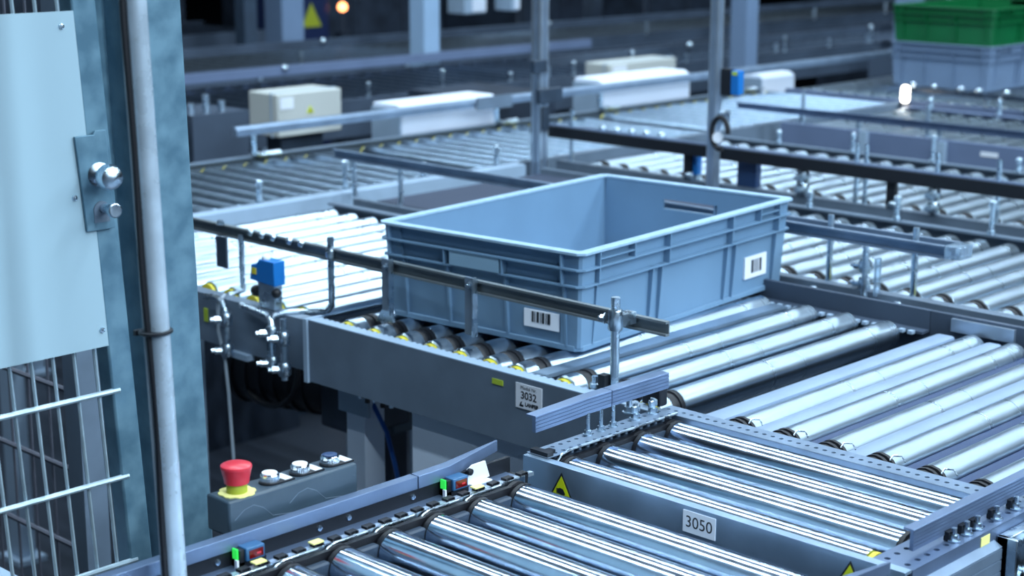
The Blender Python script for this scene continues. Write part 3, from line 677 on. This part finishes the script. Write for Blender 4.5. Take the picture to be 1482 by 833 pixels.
    if detail:
        part('name_plate', MB().box(-.052, .044, -hy+.0022, -hy+.012, H-.0495, H-.0280), 'tub_plate', t, label='smooth pale rectangle on the short side')
        b1 = part('barcode_label', MB().prism([(.085, .026), (.085, .052), (.149, .052), (.149, .026)], 'y', -hy+.0125, -hy+.0148), 'white_label', t)
        for xa, xb in ((.100, .103), (.105, .106), (.109, .113), (.116, .117), (.119, .123), (.126, .127), (.129, .134)):
            part('bar', MB().box(xa, xb, -hy+.0118, -hy+.0127, .034, .050), 'ink', b1)
        b2 = part('barcode_label', MB().box(hx-.0165, hx-.0128, .165, .232, .030, .066), 'white_label', t)
        for ya, yb in ((.184, .190), (.192, .193), (.196, .198), (.201, .203), (.206, .207), (.210, .216)):
            part('bar', MB().box(hx-.0129, hx-.0122, ya, yb, .038, .060), 'ink', b2)
    return t
pm('tub_plate', (0.23, 0.37, 0.50), 0.0, 0.4)
TA = .08768
ex_, ey_ = Vector((math.cos(TA), math.sin(TA), 0)), Vector((-math.sin(TA), math.cos(TA), 0))
tc_ = Vector((-1.5613, 1.7597, ZR))-ex_*.2+ey_*.3
tub('large blue-grey plastic tub with ribbed sides and barcode labels, empty, on conveyor 3032', tc_, TA, ('tub_blue', 'tub_rim_lit'))

# ================================================================== guide rail in front of the tub (near side of the main line)
def rod(parent, path, r=.0045, name='support_rod', mat='zinc'):
    return part(name, MB().tube(path, r, 10), mat, parent)
def clamp(parent, x, y, z, s=.009, ax=(0, -1, 0)):
    mb = MB().lathe([(s*1.0, -s*1.3), (s*1.25, -s*.9), (s*1.25, s*.9), (s, s*1.3)], (x, y, z), (0, 0, 1), 14)
    d = Vector(ax); p = Vector((x, y, z)); mb.cyl(p, p+d*s*2.4, s*.75, 10); mb.cyl(p+d*s*2.4, p+d*s*3.1, s*.45, 8)
    return part('clamp', mb, 'zinc', parent)
def channel(x0, x1, y, z, h=.020, d=.008, sy=-1):      # C shaped guide opening towards sy
    o = y+sy*d
    return MB().prism([(y, z), (o, z), (o, z+.003), (y+sy*.002, z+.003), (y+sy*.002, z+h-.003), (o, z+h-.003), (o, z+h), (y, z+h)], 'x', x0, x1)
g = thing('guide_rail', 'long channel guide rail on rods along the near side of the blue tub', 'guide rail', (-1.87, 1.69, .855))
part('rail', channel(-2.42, -1.905, 1.700, .934), 'rail_grey', g)
part('rail', channel(-1.905, -1.724, 1.700, .935), 'rail_grey', g)
part('rail', channel(-1.724, -1.352, 1.698, .935), 'rail_grey', g)
for x in (-1.893, -1.712):
    hp = part('hanger_plate', MB().prism([(x-.012, .958), (x+.010, .958), (x+.010, .872), (x-.012, .872)], 'y', 1.686, 1.690), 'frame_grey', g)
    part('plate_edge', MB().box(x+.008, x+.0105, 1.680, 1.690, .872, .960), 'zinc', hp)
    bolt(hp, x+.001, 1.686, .948, .010, .0042, (0, -1, 0))
part('foot_plate', MB().prism([(-1.905, .878), (-1.883, .878), (-1.878, .862), (-1.918, .858)], 'y', 1.684, 1.688), 'zinc', g)
rod(g, [(-1.415, 1.662, .845), (-1.415, 1.662, .983)], .0060)
mbc = MB().lathe([(.0090, -.014), (.0100, -.012), (.0100, .012), (.0090, .014)], (-1.415, 1.662, .952), (0, 0, 1), 16).box(-1.420, -1.404, 1.664, 1.692, .944, .960)
part('clamp', mbc, 'zinc', g); bolt(g, -1.4305, 1.660, .952, .010, .0048, (-1, -.4, 0)); part('foot_nut', MB().cyl((-1.415, 1.662, .845), (-1.415, 1.662, .857), .010, 6), 'zinc', g)
mb = MB().lathe([(.0075, 0), (.0075, .006), (.0045, .007), (.0045, .016)], (-1.443, 1.655, .855), (0, 0, 1), 12)
part('adjust_bolt', mb, 'zinc', g); part('adjust_block', MB().box(-1.432, -1.420, 1.648, 1.660, .855, .877), 'black_plastic', g)
rod(g, [(-2.035, 1.694, .972), (-2.035, 1.694, .862), (-2.040, 1.690, .853), (-2.055, 1.68, .849), (-2.085, 1.64, .850), (-2.095, 1.625, .846), (-2.095, 1.618, .835), (-2.095, 1.612, .765)], .0055)
rod(g, [(-2.262, 1.690, .944), (-2.262, 1.690, .850), (-2.262, 1.66, .846)], .0050)
part('clamp', MB().lathe([(.0075, -.007), (.0085, -.005), (.0085, .005), (.0075, .007)], (-2.035, 1.694, .946), (0, 0, 1), 12), 'zinc', g)
for k in range(5): part('rail_button', MB().ball((-2.235+.030*k+(.012 if k > 2 else 0), 1.690, .952), .0065, 10, 6), 'zinc', g)
part('hanger_plate', MB().box(-2.325, -2.297, 1.684, 1.688, .882, .935), 'frame_dark', g)
bolt(g, -2.318, 1.690, .954, .008, .005)

# ================================================================== upstream section, left of conveyor 3032
tu = lane_along_x('upstream roller conveyor with brightly lit rollers, left of the blue tub', -2.745, -2.03, 1.635, 2.30, 'frame_grey', 'zinc', 'cap', 'axle', .0625, -2.715, .045, .03, fz0=.765, fzn=.848, fzf=.862, legx=(-2.62, -2.42))
part('support_foot', MB().box(-2.24, -2.17, 1.625, 1.64, .755, .765), 'frame_light', tu)
part('label_dot', MB().box(-2.297, -2.287, 1.6335, 1.635, .80, .823), 'lime_label', tu)
cl = thing('rod_clamp_set', 'pair of bent zinc rods in round clamps at the joint left of the 3032 frame', 'clamp', (-2.06, 1.61, .75))
rod(cl, [(-2.18, 1.625, .849), (-2.11, 1.622, .845), (-2.095, 1.618, .838), (-2.085, 1.612, .822), (-2.085, 1.612, .765)], .0055)
for x, z in ((-2.085, .822), (-2.056, .818), (-2.085, .773), (-2.056, .768)): clamp(cl, x, 1.612, z, .0085, (-.5, -.85, 0))
rod(cl, [(-2.056, 1.612, .85), (-2.056, 1.612, .750)], .0055)
cl = thing('rod_clamp_set', 'zinc rod held in two round clamps next to the fence post edge', 'clamp', (-2.216, 1.61, .75))
rod(cl, [(-2.275, 1.622, .848), (-2.24, 1.62, .853), (-2.215, 1.612, .85), (-2.205, 1.612, .83), (-2.205, 1.612, .762)], .005)
for z in (.823, .771): clamp(cl, -2.205, 1.612, z, .0085, (-.5, -.85, 0))
bs = thing('photo_sensor', 'blue square sensor with yellow sticker above the upstream rollers', 'sensor', (-2.13, 1.64, .85))
part('housing', MB().prism([(-2.165, .893), (-2.160, .918), (-2.148, .920), (-2.140, .930), (-2.102, .930), (-2.102, .890)], 'y', 1.632, 1.655), 'blue_plastic', bs, bevel=.0015)
part('sticker', MB().box(-2.158, -2.147, 1.6310, 1.632, .904, .914), 'yellow_plastic', bs)
part('bracket', MB().box(-2.148, -2.108, 1.636, 1.652, .850, .890), 'zinc', bs); part('swivel', MB().ball((-2.165, 1.645, .872), .010, 12, 8), 'black_plastic', bs); part('swivel', MB().ball((-2.107, 1.640, .878), .008, 12, 8), 'black_plastic', bs)
part('lens_button', MB().ball((-2.131, 1.640, .932), .007, 12, 6), 'white_label', bs)
# cables and small machinery under the conveyors
cb_ = solo('grey_cable', MB().tube([(-2.245, 1.640, .853), (-2.235, 1.618, .842), (-2.228, 1.612, .80), (-2.212, 1.612, .75), (-2.206, 1.612, .70), (-2.210, 1.62, .58), (-2.214, 1.63, .40), (-2.20, 1.65, .005)], .0030, 8), 'grey_cable', 'thin grey cable hanging down behind the emergency stop', 'cable')
solo('blue_cable', MB().tube([(-1.955, 1.70, .755), (-1.946, 1.70, .714), (-1.915, 1.70, .675), (-1.898, 1.70, .630), (-1.890, 1.71, .56), (-1.90, 1.72, .30), (-1.90, 1.72, .005)], .0038, 8), 'blue_cable', 'bright blue cable hanging beside the conveyor leg', 'cable')
solo('black_cable_loop', MB().tube([(-2.30+.09*math.cos(a_)-.0, 1.76, .70+.075*math.sin(a_)) for a_ in [math.pi*(.55+1.5*k/20) for k in range(21)]], .0055, 8), 'black_rubber', 'black cable loop hanging under the upstream conveyor', 'cable')
mo = thing('drive_motor', 'black drive motor under the upstream conveyor', 'motor', (-2.3, 1.9, .55))
part('motor_body', MB().lathe([(.05, 0), (.062, .01), (.062, .20), (.05, .22)], (-2.42, 1.80, .67), (1, .25, 0), 20), 'black_plastic', mo)
for k in range(6): part('cooling_fin', MB().lathe([(.068, 0), (.068, .008)], (-2.40+.03*k, 1.805+.0075*k, .67), (1, .25, 0), 20), 'black_plastic', mo)
part('gear_head', MB().box(-2.20, -2.10, 1.80, 1.92, .60, .74), 'machine_dark', mo, bevel=.005)
part('hanger', MB().box(-2.17, -2.13, 1.84, 1.88, .74, .765), 'machine_dark', mo)
jb = thing('junction_box', 'dark drive control box with small yellow label under the conveyor', 'control box', (-2.25, 1.98, .5))
part('housing', MB().box(-2.30, -2.18, 1.95, 2.05, .55, .66), 'box_slate', jb, bevel=.004)
part('lid', MB().box(-2.285, -2.195, 1.945, 1.95, .56, .615), 'frame_grey', jb); part('sticker', MB().box(-2.215, -2.19, 1.944, 1.95, .635, .65), 'lime_label', jb)
text('print', 'SEW', .022, 'white_label', jb, face_mtx((-2.24, 1.9445, .588), (1, 0, 0), (0, 0, 1)))
part('stand', MB().box(-2.26, -2.22, 1.98, 2.02, 0, .55), 'machine_dark', jb)

# ================================================================== far guide of the main line
g = thing('guide_rail', 'clear-capped channel guide rail on bent rods along the far side of the blue tub', 'guide rail', (-2.05, 2.33, .87))
part('rail', channel(-2.81, -1.308, 2.338, .951, .020, .010), 'rail_steel', g)
part('rail', channel(-1.70, -1.300, 2.362, .953, .020, .010, 1), 'rail_steel', g)
part('end_cap', MB().box(-1.308, -1.279, 2.326, 2.366, .952, .973), 'clear_plastic', g, bevel=.002)
for x in (-1.535, -1.372):
    rod(g, [(x-.05, 2.29, .866), (x-.015, 2.315, .864), (x-.003, 2.345, .868), (x, 2.349, .880), (x, 2.349, .990)], .0052)
rod(g, [(-1.440, 2.310, .955), (-1.440, 2.310, .860), (-1.436, 2.300, .850), (-1.42, 2.270, .846)], .0052)
for z in (.915, .885): clamp(g, -1.456, 2.335, z, .0085, (-1, 0, 0))
part('latch', MB().box(-1.428, -1.422, 2.318, 2.33, .872, .935), 'clear_plastic', g)
for x in (-2.755, -2.606, -2.20): rod(g, [(x, 2.345, .872), (x, 2.345, .955)], .0055)
g.location += Vector((-.033, .048, -.0145))

# ================================================================== parallel lanes beyond the main line
l2 = lane_along_x('second roller conveyor, directly behind the main line on the right', -2.16, -.55, 2.372, 2.985, 'frame_grey', 'zinc', 'belted', 'axle', .0625, -2.145+.0625*.0, .108, .045, fzn=.862, fzf=.858)
cp = thing('belt_conveyor', 'short flat dark belt conveyor behind the left end of the blue tub', 'conveyor', (-2.48, 2.68, 0))
part('belt', MB().box(-2.76, -2.19, 2.43, 2.95, .836, .846), 'belt_navy', cp, bevel=.003)
for y in (2.372, 2.965): part('side_frame', MB().box(-2.77, -2.18, y, y+.015, .76, .856), 'frame_grey', cp)
for x in (-2.70, -2.25): part('roller', MB().cyl((x, 2.40, .815), (x, 2.96, .815), .021, 16), 'zinc', cp)
for x in (-2.7, -2.25):
    for y in (2.40, 2.95): leg_y(cp, x, y, .76, .03)
l3 = lane_along_x('third roller conveyor behind the black guide bar', -2.80, -.70, 3.055, 3.72, 'frame_grey', 'zinc', 'belted', 'axle', .0625, -2.745, .120, .05, fzn=.862, fzf=.858)
g = thing('guide_rail', 'long black guide bar on dark posts across the right half of the hall', 'guide rail', (-1.8, 3.06, .862))
part('rail', MB().box(-2.88, -1.0, 3.045, 3.063, .920, .946), 'black_plastic', g)
part('top_strip', MB().prism([(3.050, .946), (3.050, .9485), (3.075, .9485), (3.075, .930), (3.0725, .930), (3.0725, .946)], 'x', -2.88, -1.0), 'alu_dark', g)
for x, m_ in ((-2.395, 'black_plastic'), (-2.082, 'frame_dark'), (-1.858, 'black_plastic')):
    part('post', MB().box(x-.010, x+.010, 3.056, 3.070, .862, .922), m_, g, bevel=.001); part('post_foot', MB().ball((x+.004, 3.062, .870), .012, 10, 6), 'zinc', g)
for x in (-2.759, -1.948, -1.925, -1.757, -1.62): rod(g, [(x, 3.066, .862), (x, 3.066, .990)], .0050)
for x in (-1.757, -2.075): 
    for z in (.878, .905): clamp(g, x, 3.058, z, .010)
for k in range(5): part('rail_button', MB().ball((-2.66+.045*k, 3.067, .953), .009, 10, 6), 'zinc', g)
for x, a, b, lab in ((-2.378, .872, .920, 'slim blue sensor under the black guide bar, left of the thin post'), (-2.232, .862, .925, 'dark blue sensor box under the black guide bar next to the tall thin post')):
    s_ = thing('photo_sensor', lab, 'sensor', (x, 3.07, .862)); w_ = .006 if b < .922 else .026
    part('housing', MB().box(x-w_, x+w_, 3.064, 3.084, a, b), 'blue_plastic' if b < .922 else 'navy_plastic', s_, bevel=.002); part('foot', MB().box(x-w_*.6, x+w_*.6, 3.066, 3.082, .858, a), 'zinc', s_)
pm('frame_mid', (0.135, 0.180, 0.29), 0.0, 0.42, var=0.06, vscale=8)
l4 = lane_along_x('fourth roller conveyor with dusky blue side plate, right background', -2.80, -1.0, 4.0, 4.66, 'frame_mid', 'zinc', 'cap', 'axle', .0625, None, .05, .04, fz0=.72, fzn=.868, fzf=.858)
part('sticker', MB().box(-2.17, -2.12, 3.9988, 4.0, .838, .850), 'white_label', l4)
for x, z, w_ in ((-2.52, .845, .012), (-2.28, .84, .012), (-2.03, .80, .018), (-1.92, .83, .012)): part('side_bracket', MB().box(x-w_, x+w_, 3.985, 4.0, z-.035, z+.025), 'frame_light', l4)
g = thing('guide_rail', 'grey guide rail on rods along the fourth conveyor, right background', 'guide rail', (-2.3, 4.0, .868))
part('rail', channel(-2.96, -1.2, 4.008, .893, .020, .010), 'alu_dark', g)
for x in (-2.74, -2.55, -2.30, -1.97, -1.8): rod(g, [(x, 4.012, .868), (x, 4.012, .895)], .006)
for x in (-2.74, -2.34): rod(g, [(x, 4.02, .868), (x, 4.02, .955)], .006)
l5 = lane_along_x('fifth roller conveyor carrying the stacked tubs, far right', -3.36, -1.2, 4.82, 5.66, 'frame_mid', 'zinc', 'cap', 'axle', .0625, None, .06, .04, fz0=.74)
g = thing('guide_rail', 'short dark rail with bright buttons in front of the stacked tubs', 'guide rail', (-2.4, 4.8, .855))
part('rail', MB().box(-2.88, -1.6, 4.80, 4.815, .885, .900), 'frame_dark', g)
for k in range(12): part('rail_button', MB().ball((-2.85+.08*k+random.uniform(-.015, .015), 4.80, .906), .011, 8, 6), 'zinc', g)
for x in (-2.6, -2.1, -1.7): rod(g, [(x, 4.81, .862), (x, 4.81, .888)], .007)
part('post', MB().box(-2.46, -2.42, 4.79, 4.80, .84, .895), 'frame_dark', g)
sl = thing('signal_lamp', 'small glowing white lamp among the rollers, far right', 'lamp', (-2.834, 4.70, .84))
part('lens', MB().lathe([(.010, 0), (.013, .006), (.013, .042), (.009, .050), (.0002, .052)], (-2.834, 4.72, .862), (0, 0, 1), 16), 'white_lamp', sl)
part('socket', MB().lathe([(.016, 0), (.016, .012)], (-2.834, 4.72, .850), (0, 0, 1), 16), 'black_plastic', sl)
N2 = Vector((-2.80, 5.20, .8545))
tub('grey plastic tub under the green tub, far right', N2+Vector((-.2, .3, 0)), 0, ('tub_grey',), detail=False)
tub('bright green plastic tub stacked on the grey tub, far right', N2+Vector((-.2, .3, .150)), 0, ('tub_green',), H=.125, detail=False)

# tall posts
def tall_post(label, x, y, s, z0, mat, extra):
    p = thing('support_post', label, 'post', (x, y, 0))
    a = s/2
    pts = []
    for q, (ux, uy) in enumerate(((1, 1), (-1, 1), (-1, -1), (1, -1))):    # slotted aluminium profile
        nx, ny = ((-1, 1), (-1, -1), (1, -1), (1, 1))[q]
        e = [(ux*a, uy*a)]
        mx, my = ((0, 1), (-1, 0), (0, -1), (1, 0))[q]
        tx, ty = my, -mx
        e += [(mx*a+tx*a*.22, my*a+ty*a*.22), (mx*a*.72+tx*a*.22, my*a*.72+ty*a*.22), (mx*a*.72-tx*a*.22, my*a*.72-ty*a*.22), (mx*a-tx*a*.22, my*a-ty*a*.22)]
        pts += e
    part('profile', MB().prism([(x+p_[0], y+p_[1]) for p_ in pts], 'z', z0, 2.6), mat, p)
    part('base_plate', MB().box(x-s, x+s, y-s, y+s, 0, .012), 'zinc', p)
    for (dx0, dx1, dy0, dy1, za, zb_, m_, nm) in extra: part(nm, MB().box(x+dx0, x+dx1, y+dy0, y+dy1, za, zb_), m_, p, bevel=.002)
    return p
tall_post('slotted aluminium post rising behind the blue tub, left of centre', -2.800, 2.995, .030, .012, 'alu', [(.015, .030, -.03, .05, 1.010, 1.045, 'frame_dark', 'bracket'), (.015, .03, -.05, -.005, 1.085, 1.115, 'frame_dark', 'bracket'), (.015, .022, -.012, .012, .945, 1.0, 'frame_dark', 'bracket')])
tall_post('thin aluminium post rising behind the right end of the blue tub', -2.300, 3.030, .022, .012, 'alu', [(.010, .022, .0, .03, 1.0, 1.03, 'zinc', 'bracket')])
s_ = thing('photo_sensor', 'bright blue sensor on the thin post, upper right of the tub', 'sensor', (-2.25, 3.045, 1.06))
part('housing', MB().box(-2.262, -2.240, 3.035, 3.055, 1.068, 1.122), 'blue_plastic', s_, bevel=.002); part('back', MB().box(-2.289, -2.262, 3.035, 3.050, 1.066, 1.124), 'black_plastic', s_)
part('sticker', MB().box(-2.258, -2.244, 3.0345, 3.035, 1.112, 1.120), 'lime_label', s_)
cw = thing('cable_wheel', 'black cable loop with pale disc on the thin post', 'cable', (-2.27, 3.02, .95))
part('loop', MB().tube([(-2.268+.022*math.cos(a_), 3.010, .985+.035*math.sin(a_)) for a_ in [2*math.pi*k/20*.8 for k in range(21)]], .006, 8), 'black_rubber', cw); part('disc', MB().lathe([(.012, 0), (.012, .006)], (-2.275, 3.012, .975), (.6, -.8, 0), 14), 'white_label', cw)

# ================================================================== cross lane on the left and its covers
lc = lane_along_y('crossing roller conveyor behind the main line, rollers pointing at the tub', -3.425, -2.85, 1.75, 4.76, 'frame_grey', 'soft', 'cap', 'axle', .0640, None, .06, .05, fz0=.77, fz=.858, skip=(2.79, 2.85, 3.82))
part('end_beam', MB().box(-2.845, -2.808, 1.75, 2.955, .80, .862), 'frame_light', lc)
g = thing('guide_rail', 'pale guide rail running across the far side in front of the white covers', 'guide rail', (-3.45, 4.5, .858))
part('rail', MB().prism([(-3.407, .914), (-3.388, .914), (-3.388, .930), (-3.394, .937), (-3.407, .937)], 'y', 2.53, 6.25), 'rail_steel', g)
for y in (2.585, 3.45, 3.90, 4.6): rod(g, [(-3.395, y, .916), (-3.395, y, .868), (-3.395, y+.02, .861), (-3.385, y+.075, .863)], .0080)
part('joint_plate', MB().box(-3.386, -3.380, 3.36, 3.50, .906, .942), 'frame_grey', g)
def cover(label, x0, x1, y0, y1, z0, z1):
    t = thing('machine_cover', label, 'cover', ((x0+x1)/2, (y0+y1)/2, 0))
    part('hood', MB().prism([(x0, z0), (x1, z0), (x1, z1-.012), (x1-.02, z1), (x0, z1)], 'y', y0, y1), 'cover_white', t, bevel=.003)
    part('end_plate', MB().box(x0, x1-.004, y0-.006, y0, z0, z1-.012), 'frame_light', t)
    for y in (y0+.05, y1-.05): part('leg', MB().box(x0+.03, x0+.07, y-.02, y+.02, 0, z0), 'frame_grey', t)
cover('long white machine cover left of the slotted post', -3.56, -3.44, 3.128, 3.500, .800, .936)
cover('long white machine cover between the two tall posts', -3.56, -3.44, 3.966, 4.396, .800, .942)
cover('small white machine cover to the right of the thin post', -3.56, -3.44, 4.802, 4.988, .80, .896)
def ebox(label, x, y0, y1, z0, z1, d):
    t = thing('electrical_box', label, 'electrical box', (x-d/2, (y0+y1)/2, 0))
    part('housing', MB().box(x-d, x, y0, y1, z0, z1), 'beige_box', t, bevel=.004)
    part('lid_edge', MB().box(x-.030, x-.026, y0-.002, y1+.002, z0-.002, z1+.002), 'frame_light', t)
    my = y0+(y1-y0)*.5; s = (z1-z0)*.17
    part('warning_sticker', MB().prism([(my-s*.6, z1-(z1-z0)*.50), (my+s*.6, z1-(z1-z0)*.50), (my, z1-(z1-z0)*.50+s)], 'x', x, x+.002), 'sign_yellow', t)
    part('warning_flash', MB().prism([(my-s*.15, z1-(z1-z0)*.48), (my+s*.15, z1-(z1-z0)*.48), (my, z1-(z1-z0)*.48+s*.6)], 'x', x+.002, x+.003), 'ink', t)
    part('name_label', MB().box(x, x+.002, y0+(y1-y0)*.04, y0+(y1-y0)*.24, z1-(z1-z0)*.36, z1-(z1-z0)*.10), 'white_label', t)
    part('stand', MB().box(x-d*.8, x-d*.3, y0+.04, y1-.04, 0, z0), 'frame_dark', t)
ebox('beige electrical box with yellow warning triangle behind the pale guide rail, left background', -3.75, 2.942, 3.175, .834, .956, .13)
ebox('smaller beige electrical box behind the white cover between the posts', -4.02, 4.67, 5.05, .80, .902, .12)
mc = thing('side_machine', 'dark open machine housing between the two white covers', 'machine', (-3.78, 3.77, 0))
part('frame', MB().box(-3.95, -3.60, 3.62, 3.92, 0, .90), 'machine_dark', mc); part('knob', MB().ball((-3.585, 3.66, .885), .016, 10, 6), 'zinc', mc)
mc = thing('side_machine', 'grey valve block with pale case at the far end of the crossing conveyor', 'machine', (-3.75, 2.55, 0))
part('case', MB().box(-3.95, -3.72, 2.36, 2.50, .80, .92), 'cover_white', mc, bevel=.004); part('block', MB().box(-3.9, -3.72, 2.53, 2.60, .80, .90), 'machine_dark', mc)
part('plate', MB().box(-3.90, -3.70, 2.62, 2.80, .78, .93), 'far_grey', mc); part('plinth', MB().box(-3.95, -3.70, 2.36, 2.95, 0, .78), 'machine_dark', mc)
for k in range(4): part('pipe', MB().cyl((-3.72, 2.58+.05*k, .90), (-3.72, 2.58+.05*k, .98-.02*(k % 2)), .010, 8), 'zinc', mc)

# ================================================================== deep background
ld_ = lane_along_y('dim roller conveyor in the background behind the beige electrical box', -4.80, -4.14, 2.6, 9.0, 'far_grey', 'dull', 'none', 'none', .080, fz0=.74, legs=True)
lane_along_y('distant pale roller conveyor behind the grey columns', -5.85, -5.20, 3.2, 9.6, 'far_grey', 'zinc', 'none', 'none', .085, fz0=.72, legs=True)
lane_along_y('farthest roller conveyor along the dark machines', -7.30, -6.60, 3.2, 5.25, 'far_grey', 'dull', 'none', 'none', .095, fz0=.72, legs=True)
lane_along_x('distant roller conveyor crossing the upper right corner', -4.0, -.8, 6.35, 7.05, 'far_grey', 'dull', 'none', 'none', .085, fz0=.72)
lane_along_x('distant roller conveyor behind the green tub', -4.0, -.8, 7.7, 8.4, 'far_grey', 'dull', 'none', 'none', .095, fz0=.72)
for lab, x, y0, y1, z, m_ in (('long grey pipe rail over the dim background conveyor, upper left', -4.81, 2.9, 5.45, .887, 'frame_mid'), ('thin grey rail high above the dim background conveyor', -4.17, 4.4, 8.8, .915, 'far_grey'), ('far dark rail above the distant pale conveyor', -5.2, 3.4, 9.0, .93, 'far_grey')):
    g = thing('guide_rail', lab, 'guide rail', (x, y0, .858))
    part('rail', MB().box(x-.012, x+.012, y0, y1, z-.018, z+.014), m_, g)
    for k in range(int((y1-y0)/.7)+1): rod(g, [(x, y0+.1+.7*k, .85), (x, y0+.1+.7*k, z-.016)], .010)
    for k in range(2): part('clamp', MB().ball((x+.015, y0+.9+1.3*k, z+.008), .013, 8, 6), 'zinc', g)
def column(label, x, y, s, mat, flange=True):
    t = thing('steel_column', label, 'column', (x, y, 0)); w = s; th = s*.13
    if flange: part('shaft', MB().prism([(x+a*w/2, y+b*w/2) for a, b in ((-1, -1), (-1+.26, -1), (-1+.26, -.12), (1-.26, -.12), (1-.26, -1), (1, -1), (1, 1), (1-.26, 1), (1-.26, .12), (-1+.26, .12), (-1+.26, 1), (-1, 1))], 'z', .015, 5.6), mat, t)
    else: part('shaft', MB().box(x-w/2, x+w/2, y-w/2, y+w/2, .015, 5.6), mat, t, bevel=.004)
    part('base_plate', MB().box(x-w*.9, x+w*.9, y-w*.9, y+w*.9, 0, .015), 'machine_dark', t)
column('pale blue square steel column left of the slotted post', -4.90, 4.58, .085, 'column_pale', False)
column('blue-grey steel column behind the thin post', -3.82, 5.20, .075, 'column_paint', False)
column('blue-grey steel column left of the green tub', -4.02, 6.69, .095, 'column_paint', False)
column('wide blue-grey steel column in the upper left background', -6.05, 4.80, .125, 'column_paint', False)
column('dark steel column at the upper left, next to the fence post', -6.70, 4.30, .16, 'frame_dark', False)
column('near black steel column right of the slotted post', -6.10, 6.85, .16, 'machine_dark', False)
column('dark slender column just left of the wide blue-grey column', -6.0, 4.55, .07, 'frame_dark', False)
def machine(label, x, y, sx, sy_, z1, mat, panels=2):
    t = thing('machine_cabinet', label, 'machine', (x, y, 0))
    part('housing', MB().box(x-sx/2, x+sx/2, y-sy_/2, y+sy_/2, 0, z1), mat, t, bevel=.01)
    for k in range(panels):
        y0 = y-sy_/2+sy_*(k+.1)/panels
        part('door', MB().box(x+sx/2, x+sx/2+.012, y0, y0+sy_*.8/panels, .1, z1-.06), mat, t, bevel=.003)
        part('handle', MB().box(x+sx/2+.012, x+sx/2+.03, y0+.03, y0+.05, z1*.55, z1*.65), 'zinc', t)
    return t
mb_ = machine('navy machine cabinet with yellow warning triangle, top left background', -7.0, 5.56, .3, .34, 1.5, 'machine_blue', 1)
part('warning_sticker', MB().prism([(5.535, .835), (5.665, .835), (5.60, .955)], 'x', -6.838, -6.835), 'olive_plastic', mb_)
ol = thing('signal_lamp', 'round orange signal lamp at the top of the picture', 'lamp', (-6.85, 5.82, 0))
part('lens', MB().ball((-6.85, 5.82, .925), .024, 14, 8), 'orange_lamp', ol); part('stem', MB().cyl((-6.85, 5.82, .80), (-6.85, 5.82, .907), .010, 8), 'machine_dark', ol); part('base', MB().box(-6.88, -6.82, 5.79, 5.85, 0, .80), 'machine_dark', ol)
machine('black machine cabinet, top left background beside the dark column', -8.4, 5.0, .8, 1.3, 1.8, 'machine_dark', 3)
machine('black machine cabinet behind the orange lamp', -8.2, 6.9, .7, 1.2, 1.6, 'machine_dark', 3)
machine('black machine cabinet under the pale hanging boxes', -7.6, 7.9, .7, .7, 1.1, 'machine_dark', 2)
machine('dark machine cabinet at the top centre of the picture', -7.3, 9.0, .7, 1.2, 1.6, 'machine_dark', 3)
machine('dark machine cabinet at the top, right of centre', -6.2, 10.4, .7, 1.3, 1.6, 'machine_dark', 3)
machine('dark machine cabinet behind the right-hand column', -4.8, 11.0, .8, 1.2, 1.6, 'machine_dark', 3)
machine('dark machine cabinet in the far right corner', -2.8, 10.6, 1.4, .8, 1.6, 'machine_dark', 2)
for lab, x, y, w_, z0 in (('pale grey hanging box at the top, right of the pale blue column', -6.0, 5.95, .15, .925), ('narrow pale hanging box at the top, left of the slotted post', -5.9, 6.13, .05, .935)):
    hb = thing('hanging_box', lab, 'box', (x, y, z0))
    part('case', MB().box(x-.12, x+.0, y-w_/2, y+w_/2, z0, z0+.25), 'frame_light', hb, bevel=.004); part('front', MB().box(x, x+.008, y-w_*.15, y+w_*.45, z0+.01, z0+.24), 'cover_white', hb)
    part('hanger', MB().box(x-.07, x-.05, y-.01, y+.01, z0+.25, 5.6), 'frame_dark', hb)

# short zinc stop pins standing on the frames of the background lanes
for lane, pts in ((lc, [(-2.862, 1.95+.24*k, .858) for k in range(5)]), (l2, [(-2.0+.21*k, 2.975, .858) for k in range(7)]), (l3, [(-2.6+.23*k, 3.71, .858) for k in range(8)]),
                  (l4, [(-2.7+.23*k, 4.65, .858) for k in range(7)]), (ld_, [(-4.152, 3.3+.33*k, .858) for k in range(12)])):
    for k, (x, y, z) in enumerate(pts):
        h = .022+.016*((k*7) % 3)
        part('stop_pin', MB().lathe([(.009, 0), (.009, .008), (.0055, .009), (.0055, h), (.008, h+.001), (.008, h+.010), (.004, h+.013)], (x, y, z), (0, 0, 1), 10), 'zinc', lane)
